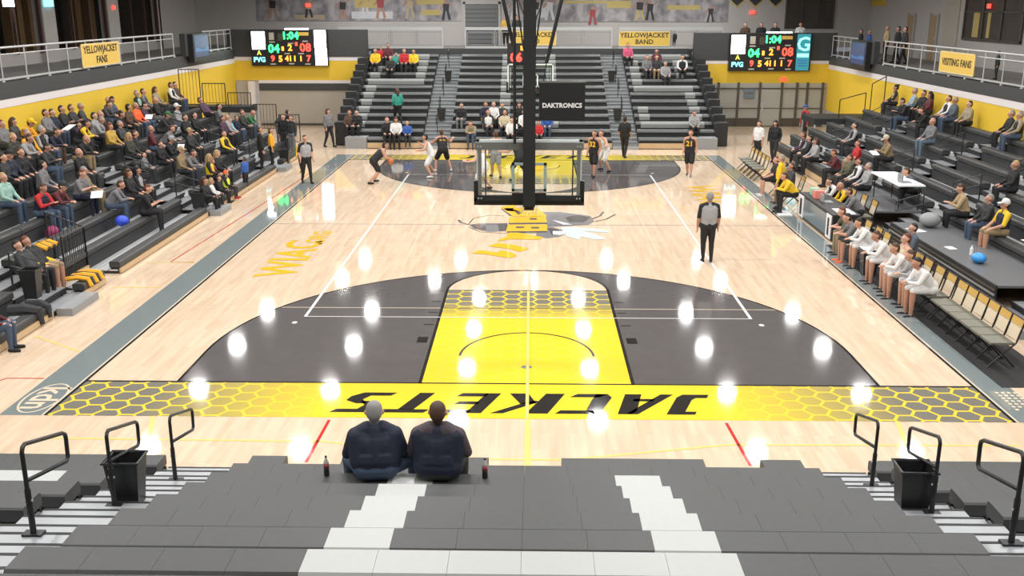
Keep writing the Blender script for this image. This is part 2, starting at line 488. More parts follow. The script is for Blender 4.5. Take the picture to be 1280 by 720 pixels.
text('floor_lettering', 'WIAC', 1.35, (6.05, 4.9, 3*H), (0,0,-math.pi/2), 'paint_gold', fl, sx=1.05, ext=0, off=.03)
text('floor_lettering', '.ORG', .72, (5.85, 2.5, 3*H), (0,0,-math.pi/2), 'paint_gold', fl, sx=.95, ext=0, off=.02)
b = MB().strip([(-7.98+.31*math.cos(t), -13.58+.62*math.sin(t)) for t in [2*math.pi*i/36 for i in range(36)]], .035, 3*H, True)
b.build('floor_emblem_ring', 'paint_faint', fl)
text('floor_lettering', 'kdn', .66, (-7.97, -13.58, 3*H), (0,0,-math.pi/2), 'paint_faint', fl, ext=0, off=.012)
b = MB()
for i, (dx, l) in enumerate(((0,.9),(.1,.75),(.2,.85),(.3,.5))):
    for k in range(7):
        if k/7 < l: b.sheet(rect(7.86+dx, 7.92+dx, -13.1-k*.12, -13.03-k*.12), 3*H)
b.build('floor_small_print', 'paint_faint', fl)

# emblem in the middle of the floor: gold strokes over plain grey shapes
def EP(pts): return [F(*p) for p in pts]
def emb(name, m, z, *polys):
    b = MB()
    for p in polys:
        q = EP(p)
        a = sum(q[i][0]*q[(i+1) % len(q)][1]-q[(i+1) % len(q)][0]*q[i][1] for i in range(len(q)))
        b.sheet(q if a > 0 else q[::-1], z)
    return b.build(name, m, fl)
emb('emblem_shape', 'paint_mid_grey', 2*H, [(586,281),(600,279),(634,279),(636,289),(610,290),(592,286)],
    [(678,265),(700,265),(738,270),(743,277),(736,281),(706,283),(684,284),(682,274)], [(672,286),(690,284),(712,290),(700,296),(684,298),(670,296)])
emb('emblem_shape', 'paint_dark', 3*H, [(588,281),(606,280),(608,288),(594,286)], [(706,272),(722,269),(738,272),(730,278),(712,278)], [(622,280),(634,279),(635,288),(624,289)], [(684,285),(696,286),(704,291),(690,294)])
emb('emblem_shape', 'paint_white', 4*H, [(690,275),(700,277),(716,281),(704,281)], [(691,289),(706,289),(709,292),(700,294),(691,293)])
b = MB(); b.strip([F(*p) for p in ((586,281),(576,278),(573,275))], .08, 3*H); b.strip([F(*p) for p in ((740,274),(750,270),(754,265))], .07, 3*H)
b.strip([F(*p) for p in ((744,277),(758,274),(769,268))], .07, 3*H); b.strip([F(*p) for p in ((586,280),(592,273),(612,269),(630,270))], .04, 3*H)
b.strip([F(*p) for p in ((586,284),(600,290),(632,292),(650,291),(672,292))], .04, 3*H); b.build('emblem_outline', 'paint_dark', fl)
mat('paint_ice', (0.62, 0.72, 0.70), FLOOR_ROUGH)
emb('emblem_shape', 'paint_ice', 5*H, [(700,284),(716,284),(744,286),(764,289),(758,291),(730,289),(745,293),(758,299),(744,300),(727,296),(723,300),(709,296)])
emb('emblem_letter', 'paint_gold', 6*H,
    [(626,259),(637,257),(646,256),(641,262),(652,265),(634,264)], [(626,261),(668,259),(678,265),(684,271),(640,271)],
    [(636,272),(682,271),(684,279),(636,279)], [(635,281),(684,281),(684,290),(632,290)],
    [(636,291),(648,291),(680,297),(672,300),(640,299),(622,302),(624,299),(632,297)],
    [(610,308),(622,304),(640,306),(662,311),(650,315),(634,311)], [(589,317),(600,313),(622,316),(626,313),(640,316),(646,320),(638,323),(624,321),(606,318)])
emb('emblem_mark', 'paint_dark', 7*H, [(662,273),(671,273),(671,275),(662,275)], [(645,283.5),(655,283.5),(655,285.5),(645,285.5)], [(664,284),(674,284),(674,286),(664,286)], [(634,289.5),(684,289),(684,290.5),(634,291)], [(636,279),(684,278.5),(684,280),(636,280.5)], [(626,261),(628,261),(640,270),(637,270)], [(643,264),(652,266),(648,269)])

# ------------------------------------------------------------ walls
def yellow_wall(name, s, zs):
    """side wall below the walkway: beige, dark stripe, yellow, white"""
    x = s*WX
    w_ = MB().box(x, x+s*.3, NY, FY+.3, 0, zs[0])
    o = struct(name, w_, 'wall_beige')
    MB().box(x-s*.004, x, NY, FY, .9, zs[0]-.02).build('yellow_band', 'wall_yellow', o)
    MB().box(x-s*.02, x, NY, FY, zs[0]-.24, zs[0]).build('white_band', 'wall_white', o)
    f = MB().box(x-s*.03, x+s*.3, NY, FY, zs[0], zs[1]); f.build('walkway_fascia', 'fascia_dark', o)
    return o
ZL, ZR = (3.53, 4.03), (3.26, 3.68)
yellow_wall('wall_left', -1, ZL)
yellow_wall('wall_right', 1, ZR)
struct('trim_1', MB().box(-UX-.3, -WX-.3, NY, UY, ZL[1]-.2, ZL[1]-.02), 'walkway_floor')
struct('trim_2', MB().box(WX+.3, UX+.3, NY, UY, ZR[1]-.2, ZR[1]-.02), 'walkway_floor')
struct('trim_3', MB().box(-WX-.3, WX+.3, 26.7, UY, 3.85, 3.98), 'walkway_floor')
# far wall pieces beside the far stand
def farwall(name, x0, x1, zw):
    o = struct(name, MB().box(x0, x1, FY, FY+.3, 0, zw), 'wall_beige')
    return o
wl = farwall('wall_far_left', -WX-.3, -8.6, 3.62)
MB().box(-WX, -8.9, FY-.02, FY, 2.40, 3.42).build('yellow_band', 'wall_yellow', wl)
MB().box(-WX, -8.9, FY-.03, FY, 3.42, 3.62).build('white_band', 'wall_white', wl)
MB().box(-14.5, -8.9, FY-.03, FY, 2.24, 2.40).build('white_stripe', 'wall_white', wl)
MB().box(-14.5, -8.9, FY-.04, FY, 1.86, 2.24).build('dark_stripe', 'fascia_dark', wl)
MB().box(-15.7, -14.5, FY-.05, FY, 0, 2.3).build('grey_panel', 'wall_grey', wl)
struct('trim_25', MB().box(-15.0, -14.7, FY-.36, FY-.06, 0, 2.35), 'wall_white')
MB().box(-14.5, -8.9, FY-.03, FY, 0, .12).build('baseboard', 'frame_bronze', wl)
MB().box(-WX-.3, -8.6, FY-.05, FY+.3, 3.62, 5.02).build('parapet', 'fascia_dark', wl)
wr = farwall('wall_far_right', 8.6, WX+.3, 3.45)
MB().box(8.9, WX, FY-.02, FY, 2.28, 3.28).build('yellow_band', 'wall_yellow', wr)
MB().box(8.9, WX, FY-.03, FY, 3.28, 3.45).build('white_band', 'wall_white', wr)
MB().box(8.6, WX+.3, FY-.05, FY+.3, 3.45, 4.86).build('parapet', 'fascia_dark', wr)
# glazed entrance on the far right
MB().box(8.9, 15.6, FY-.05, FY-.01, .45, 2.28).build('glazed_screen', 'door_glass_panel', wr)
MB().box(8.9, 15.6, FY-.07, FY-.01, 0, .45).build('base_panel', 'frame_bronze', wr)
for i, x in enumerate((8.95, 10.0, 11.05, 12.2, 13.35, 14.15, 14.7, 15.5)):
    MB().box(x-.06, x+.06, FY-.12, FY-.02, 0, 2.32).build('mullion', 'frame_bronze', wr)
MB().box(8.9, 15.6, FY-.11, FY-.02, 1.98, 2.04).build('transom', 'frame_bronze', wr)
MB().box(8.9, 15.6, FY-.11, FY-.02, .95, .99).build('transom', 'frame_bronze', wr)
d = struct('door_1', MB().box(12.26, 13.29, FY-.10, FY-.06, .05, 1.96), 'door_glass_panel')
MB().box(12.34, 12.40, FY-.14, FY-.10, .85, 1.25).build('door_handle', 'rail_silver', d)
t = thing('door_notice', 'small teal and pale notice sheets on the glass entrance door', 'notice', (11.62, FY-.13, 1.7))
MB().box(11.32, 11.92, FY-.14, FY-.115, 1.78, 1.98).build('upper_sheet', 'glass_blue', t)
MB().box(11.32, 11.92, FY-.14, FY-.115, 1.50, 1.70).build('lower_sheet', 'glass_blue', t)
# walls above and behind
struct('wall_near', MB().box(-22, 22, NY-.3, NY, 0, CEIL), 'wall_grey')
struct('wall_far', MB().box(-UX-.5, UX+.5, UY, UY+.3, 3.9, CEIL), 'wall_grey')
ul = struct('wall_upper_left', MB().box(-UX-.3, -UX, 25.0, UY, ZL[1]-.1, CEIL), 'wall_grey')
struct('wall_lobby_left', MB().box(-UX-4.3, -UX-4, NY, 25.3, ZL[1]-.1, CEIL), 'lobby_dark')
struct('wall_lobby_end', MB().box(-UX-4.3, -UX, 25.3, 25.5, ZL[1]-.1, CEIL), 'lobby_dark')
struct('trim_4', MB().box(-UX-4.3, -UX-.3, NY, 25.3, ZL[1]-.2, ZL[1]-.02), 'walkway_floor')
ur = struct('wall_upper_right', MB().box(UX, UX+.3, NY, UY, ZR[1]-.1, CEIL), 'wall_grey')

def rail(thing_, p0, p1, z0, h, step, mt, posts=True, r=.028, mid=(), double=True):
    """horizontal guard rail between two floor points; parts: handrail, posts"""
    a, b_ = Vector((*p0, 0)), Vector((*p1, 0)); n = max(1, round((b_-a).length/step))
    MB().tube([(a.x,a.y,z0+h),(b_.x,b_.y,z0+h)], r*1.25, 8).build('handrail', mt, thing_)
    if double: MB().tube([(a.x,a.y,z0+h-.2),(b_.x,b_.y,z0+h-.2)], r*.8, 6).build('upper_rail', mt, thing_)
    MB().box(min(a.x,b_.x)-.03, max(a.x,b_.x)+.03, min(a.y,b_.y)-.03, max(a.y,b_.y)+.03, z0+.05, z0+.11).build('lower_rail', mt, thing_)
    for i in range(n+1):
        p = a.lerp(b_, i/n)
        m = MB(); m.tube([(p.x,p.y,z0),(p.x,p.y,z0+h)], r*.8, 6); m.lathe([(.06,0),(.05,.03),(.02,.05)], (p.x,p.y,z0), 8)
        m.build('post', mt, thing_)
def walk_rail(label, p0, p1, z0, h=1.03, step=1.45):
    t = thing('walkway_railing', label, 'railing', (p0[0], p0[1], z0)); rail(t, p0, p1, z0, h, step, 'rail_silver')
    return t
walk_rail('long silver walkway railing above the left stand, carrying the yellow banner', (-WX-.05, -12), (-WX-.05, 16.2), ZL[1], h=1.0)
walk_rail('short silver walkway railing between the left blue screen and the scoreboard', (-WX-.05, 20.3), (-WX-.05, 24.9), ZL[1], h=1.0, step=1.1)
walk_rail('long silver walkway railing above the right stand, carrying the visiting fans banner', (WX+.05, -12), (WX+.05, 17.0), ZR[1])
walk_rail('short silver walkway railing between the right blue screen and the scoreboard', (WX+.05, 20.9), (WX+.05, 24.9), ZR[1], step=1.1)
for lab, s, y0, y1 in (('left', -1, 17.3, 19.9), ('right', 1, 17.9, 20.5)):
    z = ZL if s < 0 else ZR
    x = s*(WX-.2)
    t = thing('hanging_screen', f'upright blue video screen on the {lab} walkway front', 'screen', (x, y0, z[0]))
    MB().box(x+s*.05, x+s*.3, y0-.1, y1+.3, z[1]-.02, z[1]+.98).build('parapet_block', 'fascia_dark', t)
    MB().box(x-s*.2, x+s*.05, y0+.25, y1-.1, z[1]-.3, z[1]+.95).build('housing', 'cabinet_black', t)
    MB().box(x-s*.215, x-s*.2, y0+.4, y1-.25, z[1]-.08, z[1]+.88).build('screen_face', 'led_blue_panel', t)
    b = MB(); yy = [y0+.4+(y1-y0-.65)*i/8 for i in range(9)]
    b.prism([(y, z[1]+.28+.05*math.sin(i)) for i, y in enumerate(yy)] + [(y, z[1]+.16) for y in yy[::-1]], x-s*.222, x-s*.215, 'yz')
    b.build('light_streak', 'led_blue_light', t)

def banner(label, lines, c, w, h, rot, tsize, sx=1.0):
    t = thing('rail_banner', label, 'banner', c, rot)
    MB().box(-w/2, w/2, 0, .02, -h/2, h/2).build('cloth', 'banner_yellow', t, world=False)
    b = MB(); e = .035
    b.box(-w/2, w/2, -.004, 0, h/2-e, h/2).box(-w/2, w/2, -.004, 0, -h/2, -h/2+e).box(-w/2, -w/2+e, -.004, 0, -h/2, h/2).box(w/2-e, w/2, -.004, 0, -h/2, h/2)
    b.build('border', 'banner_edge', t, world=False)
    n = len(lines)
    for i, l in enumerate(lines):
        text('lettering', l, tsize, (0, -.008, ((n-1)/2-i)*tsize*1.02), (math.pi/2, 0, 0), 'banner_black', t, sx=sx, off=.006, world=False)
    return t
banner('yellow YELLOWJACKET FANS banner on the left walkway railing', ['YELLOWJACKET', 'FANS'], (-WX+.04, 8.35, ZL[1]+.50), 3.3, .82, math.pi/2, .36, 1.12)
banner('yellow VISITING FANS banner on the right walkway railing', ['VISITING FANS'], (WX-.04, 9.0, ZR[1]+.52), 3.1, .78, -math.pi/2, .36, 1.1)

# far gallery behind the far stand
t = struct('wall_far_gallery', MB().box(-8.6, 8.6, 26.5, 26.7, 0, 4.0), 'fascia_dark')
def gal_rail(label, x0, x1, z0=3.98):
    g = thing('gallery_railing', label, 'railing', (x0, 26.6, z0))
    MB().box(x0, x1, 26.56, 26.64, z0+.98, z0+1.14).build('handrail', 'rail_silver', g)
    MB().box(x0, x1, 26.56, 26.64, z0+.02, z0+.14).build('lower_rail', 'rail_silver', g)
    n = max(2, round((x1-x0)/1.45))
    for i in range(n+1):
        x = x0+(x1-x0)*i/n
        MB().box(x-.03, x+.03, 26.57, 26.63, z0, z0+1.0).build('post', 'rail_silver' if i in (0, n) else 'mesh_grey', g)
    for i in range(n):
        a = x0+(x1-x0)*i/n+.08; c = x0+(x1-x0)*(i+1)/n-.08
        m = MB().box(a, c, 26.595, 26.605, z0+.86, z0+.9); m.box(a, c, 26.595, 26.605, z0+.2, z0+.23); m.box(a, a+.03, 26.595, 26.605, z0+.2, z0+.9); m.box(c-.03, c, 26.595, 26.605, z0+.2, z0+.9)
        m.build('infill_frame', 'mesh_grey', g)
gal_rail('silver gallery railing behind the left block of the far stand', -10.4, -4.75)
gal_rail('silver gallery railing behind the middle block of the far stand', -3.5, 4.4)
gal_rail('silver gallery railing behind the right block of the far stand', 4.8, 10.35)
banner('yellow banner on the gallery railing behind the hoop mast', ['YELLOWJACKET', 'ZOO'], (.15, 26.5, 4.55), 2.5, .78, 0, .33, .95)
banner('yellow YELLOWJACKET BAND banner on the gallery railing', ['YELLOWJACKET', 'BAND'], (6.15, 26.5, 4.52), 2.75, .78, 0, .34, 1.05)
# shutter opening in the far upper wall
w1 = struct('window_1', MB().box(-3.78, -1.86, UY-.06, UY, 4.0, 6.32), 'shutter_grey')
b = MB().box(-3.9, -3.78, UY-.1, UY, 4.0, 6.44).box(-1.86, -1.74, UY-.1, UY, 4.0, 6.44).box(-3.9, -1.74, UY-.1, UY, 6.32, 6.44); b.build('window_frame', 'wall_grey', w1)
for i in range(9): MB().box(-3.76, -1.88, UY-.08, UY-.05, 4.1+.24*i, 4.12+.24*i).build('slat', 'fascia_dark', w1)

# mural panels
def muralmat():
    m = bpy.data.materials.new('mural_print'); m.use_nodes = True; MATS['mural_print'] = m
    nt = m.node_tree; b = nt.nodes['Principled BSDF']; L = nt.links.new
    tc = nt.nodes.new('ShaderNodeTexCoord')
    n = nt.nodes.new('ShaderNodeTexNoise'); n.inputs['Scale'].default_value = 1.6; n.inputs['Detail'].default_value = 6
    mp = nt.nodes.new('ShaderNodeMapping'); mp.inputs['Scale'].default_value = (1.2, 1, .9)
    L(tc.outputs['Object'], mp.inputs[0]); L(mp.outputs[0], n.inputs['Vector'])
    r = nt.nodes.new('ShaderNodeValToRGB')
    r.color_ramp.elements[0].position = .35; r.color_ramp.elements[0].color = (.16,.155,.17,1)
    r.color_ramp.elements[1].position = .65; r.color_ramp.elements[1].color = (.40,.38,.39,1)
    L(n.outputs['Fac'], r.inputs[0]); L(r.outputs[0], b.inputs['Base Color']); b.inputs['Roughness'].default_value = .6
muralmat()
mat('mural_yellow', (.45,.36,.13), .6, noise=.1); mat('mural_skin', (.38,.21,.15), .6); mat('mural_white', (.52,.52,.55), .6, noise=.15, nscale=3)
mat('mural_black', (.03,.03,.035), .6); mat('mural_red', (.32,.05,.06), .6); mat('mural_tan', (.42,.34,.24), .6, noise=.15, nscale=3)
def mural(label, x0, x1, z0, z1):
    t = thing('wall_mural', label, 'mural', (x0, UY, z0))
    MB().box(x0, x1, UY-.05, UY-.0, z0, z1).build('print_sheet', 'mural_print', t)
    return t
ma = mural('long grey athletics mural on the far wall left of the shutter', -15.9, -4.05, 5.38, 7.3)
mb_ = mural('long grey athletics mural on the far wall right of the shutter', -1.5, 11.4, 5.33, 7.3)
def fig(t, x, z, h, top, leg, pose=0, name='printed_figure'):
    y0, y1 = UY-.058, UY-.05
    m = MB()
    def bx(a, c, e, f, i): m.mi = i; m.prism([(x+p[0]*h, z+p[1]*h) for p in ((a,e),(c,e),(c,f),(a,f))], y0, y1, 'xz')
    def pl(pts, i): m.mi = i; m.prism([(x+p[0]*h, z+p[1]*h) for p in pts], y0, y1, 'xz')
    pl([(-.14,.5),(.14,.48),(.18,.84),(-.16,.86)], 0)
    pl([(-.14,.5),(-.02,.5),(-.1,0),(-.24,.02)], 1); pl([(.02,.5),(.14,.48),(.26,.05),(.14,0)], 1)
    pl([(-.16,.84),(-.34,.62),(-.28,.56),(-.12,.74)], 2); pl([(.18,.84),(.34,1.0),(.38,.94),(.16,.74)], 2)
    m.mi = 2; m.prism([(x+h*(.0+.08*math.cos(a)), z+h*(.95+.09*math.sin(a))) for a in [2*math.pi*i/10 for i in range(10)]], y0, y1, 'xz')
    m.build(name, [top, leg, 'mural_skin'], t)
fig(ma, -15.0, 5.5, 1.2, 'mural_black', 'mural_skin'); fig(ma, -12.9, 5.55, 1.0, 'mural_tan', 'mural_black'); fig(ma, -10.9, 5.45, 1.15, 'mural_black', 'mural_skin')
fig(ma, -9.6, 5.6, 1.1, 'mural_yellow', 'mural_white'); fig(ma, -8.7, 5.5, 1.25, 'mural_red', 'mural_skin'); fig(ma, -7.0, 5.5, 1.2, 'mural_tan', 'mural_tan')
fig(ma, -4.9, 5.4, 1.1, 'mural_black', 'mural_black')
fig(mb_, -.9, 5.45, 1.15, 'mural_white', 'mural_white'); fig(mb_, .3, 5.45, 1.15, 'mural_black', 'mural_white'); fig(mb_, 1.1, 5.4, 1.2, 'mural_white', 'mural_white')
fig(mb_, 3.6, 5.15, 1.0, 'mural_red', 'mural_red'); fig(mb_, 6.3, 5.4, 1.2, 'mural_black', 'mural_yellow'); fig(mb_, 6.9, 5.4, 1.1, 'mural_black', 'mural_black'); fig(mb_, 10.4, 5.3, .9, 'mural_black', 'mural_black')
for t, pl in ((ma, [(-13.7,-12.0,5.45,5.72,'mural_tan'),(-10.2,-8.9,6.1,6.6,'mural_yellow'),(-6.3,-5.2,5.7,6.0,'mural_yellow'),(-6.6,-5.0,6.3,6.6,'mural_yellow'),(-10.4,-8.0,5.5,5.9,'mural_white')]),
              (mb_, [(7.9,9.8,6.0,6.25,'mural_yellow'),(1.9,4.4,6.35,6.5,'mural_yellow'),(4.4,5.8,6.1,6.5,'mural_yellow'),(-.2,.9,5.55,6.2,'mural_white')])):
    for (a, c, e, f, mm) in pl: MB().box(a, c, UY-.055, UY-.05, e, f).build('printed_block', mm, t)
def pennant(x, lab):
    b = MB(); b.prism([(x-.42, 7.3), (x+.42, 7.3), (x+.42, 6.45), (x, 6.1), (x-.42, 6.45)], UY-.03, UY-.01, 'xz')
    o = b.build('wall_pennant', 'mural_yellow'); tag(o, lab, 'pennant', 'gold edged pennants on the far wall')
    MB().prism([(x-.33, 7.22), (x+.33, 7.22), (x+.33, 6.5), (x, 6.22), (x-.33, 6.5)], UY-.036, UY-.03, 'xz').build('dark_field', 'mural_black', o)
for i, x in enumerate((11.9, 12.95, 14.1, 15.3)):
    pennant(x, ['dark pennant with gold edge nearest the mural, right of it', 'dark pennant with gold edge, second from the mural', 'dark pennant with gold edge, third from the mural', 'dark pennant with gold edge farthest from the mural, by the dark window'][i])
def exit_sign(c, lab, w=.3, d=(1,0)):
    t = thing('exit_sign', lab, 'sign', c)
    if d[0]: MB().box(c[0]-w/2, c[0]+w/2, c[1]-.05, c[1], c[2]-.09, c[2]+.09).build('lit_box', 'exit_red', t)
    else: MB().box(c[0]-.05, c[0], c[1]-w/2, c[1]+w/2, c[2]-.09, c[2]+.09).build('lit_box', 'exit_red', t)
exit_sign((12.8, UY-.05, 5.85), 'lit red exit sign on the far upper wall below the pennants')
exit_sign((-12.9, UY-.06, 6.25), 'lit red exit sign over the left end of the far mural')
exit_sign((13.4, FY-.02, 2.48), 'lit red exit sign over the glass entrance door')
w2 = struct('window_2', MB().box(14.7, 17.5, UY-.06, UY, 4.95, 7.4), 'lobby_dark')
for i in range(4): MB().box(14.7+i*.9, 14.78+i*.9, UY-.1, UY, 5.0, 7.4).build('mullion', 'frame_bronze', w2)

# left upper level: pillars, big dark windows with wooden lobby behind
PIL = ((18.5, 19.75), (12.1, 13.2), (4.6, 5.8), (-3.0, -1.8), (-10.5, -9.3))
for i, (y0, y1) in enumerate(PIL):
    struct(f'trim_{5+i}', MB().box(-UX-.3, -UX+.1, y0, y1, ZL[1]-.05, CEIL), 'wall_grey')
for i, (y0, y1) in enumerate(((19.75, 25.0), (13.2, 18.5), (5.8, 12.1), (-1.8, 4.6), (-9.3, -3.0))):
    ww = struct(f'window_{3+i}', MB().box(-UX-.25, -UX-.15, y0, y1, ZL[1]-.05, ZL[1]+.45), 'wall_grey')
    for y in (y0+.06, y1-.06): MB().box(-UX-.1, -UX+.04, y-.06, y+.06, ZL[1]+.4, CEIL).build('window_frame', 'window_frame', ww)
    for q in (1/3, 2/3): MB().box(-UX-.08, -UX+.02, y0+(y1-y0)*q-.04, y0+(y1-y0)*q+.04, ZL[1]+.4, CEIL).build('mullion', 'window_frame', ww)
k = 30
for y in (24.0, 22.4, 17.6, 16.4, 15.9, 10.5, 9.4, 8.6, 2.5, 1.0, -5.5, -7.0):
    struct(f'trim_{k}', MB().box(-UX-3.4, -UX-3.0, y-.3, y+.3, ZL[1]-.05, CEIL), 'lobby_wood'); k += 1
# right upper level: doors, alcoves, window
for i, y in enumerate((21.4, 24.4)):
    dd = struct(f'door_{2+i}', MB().box(UX-.06, UX, y-.45, y+.45, ZR[1]-.02, ZR[1]+2.1), 'door_wood')
    MB().box(UX-.1, UX-.02, y-.53, y-.45, ZR[1]-.02, ZR[1]+2.18).build('door_frame', 'wall_grey', dd)
    MB().box(UX-.1, UX-.02, y+.45, y+.53, ZR[1]-.02, ZR[1]+2.18).build('door_frame', 'wall_grey', dd)
    MB().box(UX-.12, UX-.06, y-.38, y-.33, ZR[1]+.95, ZR[1]+1.1).build('door_handle', 'rail_silver', dd)
struct('trim_9', MB().box(UX-.05, UX, 18.6, 20.2, ZR[1]-.02, CEIL), 'wall_beige')
w8 = struct('window_8', MB().box(UX-.03, UX-.0, 12.4, 17.9, 4.85, 8.6), 'lobby_dark')
for y in (12.4, 14.2, 16.0, 17.9): MB().box(UX-.1, UX, y-.05, y+.05, 4.8, 8.6).build('mullion', 'frame_bronze', w8)
MB().box(UX-.1, UX, 12.35, 17.95, 4.75, 4.85).build('window_sill', 'frame_bronze', w8)
MB().box(UX-.1, UX, 12.35, 17.95, 5.95, 6.0).build('transom', 'frame_bronze', w8)
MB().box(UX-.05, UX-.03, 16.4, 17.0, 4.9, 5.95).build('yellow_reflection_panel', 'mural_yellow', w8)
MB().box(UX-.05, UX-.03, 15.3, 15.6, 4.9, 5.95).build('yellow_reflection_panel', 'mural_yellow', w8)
exit_sign((UX-.12, 15.4, 6.22), 'lit red exit sign inside the right upper window', .3, (0,1))
mat('wall_yellow_sign', (.55,.40,.05), .6)
o = MB().box(UX-.05, UX, 28.6, 30.9, 6.2, 7.2).build('wall_panel', 'wall_yellow_sign'); tag(o, 'dull yellow panel high on the right upper wall', 'panel')
# little lit signs inside the left lobby
for i, (y, z, mname, lab) in enumerate(((12.6, 6.35, 'led_cyan', 'small lit cyan sign on the pillar over the left walkway'), (9.4, 6.35, 'led_white', 'bright lit sign in the left lobby, top left corner'))):
    o = MB().box(-UX+.12, -UX+.2, y-.35, y+.35, z-.15, z+.15).build('lit_sign', mname); tag(o, lab, 'sign')
exit_sign((-UX+.16, 19.1, 6.15), 'lit red exit sign on the pillar near the left banner', .3, (0,1))

# high bay lamps
hs = MB(); hs.lathe([(.29,0.02),(.30,.05),(.30,.09),(.22,.16),(.12,.24),(.10,.42),(.03,.46)], (0,0,0), 12)
hmesh = hs.mesh('housing', 'rail_silver')
rod = MB().tube([(0,0,.45),(0,0,CEIL-LAMP_Z)], .012, 5).mesh('hanger_rod', 'black_metal')
NTH = ['', 'first', 'second', 'third', 'fourth', 'fifth', 'sixth', 'seventh', 'eighth', 'ninth', 'tenth', 'eleventh', 'twelfth', 'thirteenth', 'fourteenth', 'fifteenth', 'sixteenth', 'seventeenth', 'eighteenth', 'nineteenth', 'twentieth', 'last', 'hindmost']
lrows = sorted(set(y for x, y in LAMPS))
for i, (x, y) in enumerate(LAMPS):
    ro = [q for q in sorted(LAMPS) if q[1] == y]
    t = thing('high_bay_lamp', f'round high bay lamp over the hall, {NTH[len(lrows)-lrows.index(y)]} row from the far wall, {NTH[ro.index((x, y))+1]} from left', 'lamp', (x, y, LAMP_Z), 0, 'high bay lamps')
    hh = place('housing', hmesh, t); place('hanger_rod', rod, hh)
    l = bpy.data.objects.new('bulb_light', lamp_data); COL.objects.link(l); l.parent = t; l.location = (0, 0, 0)

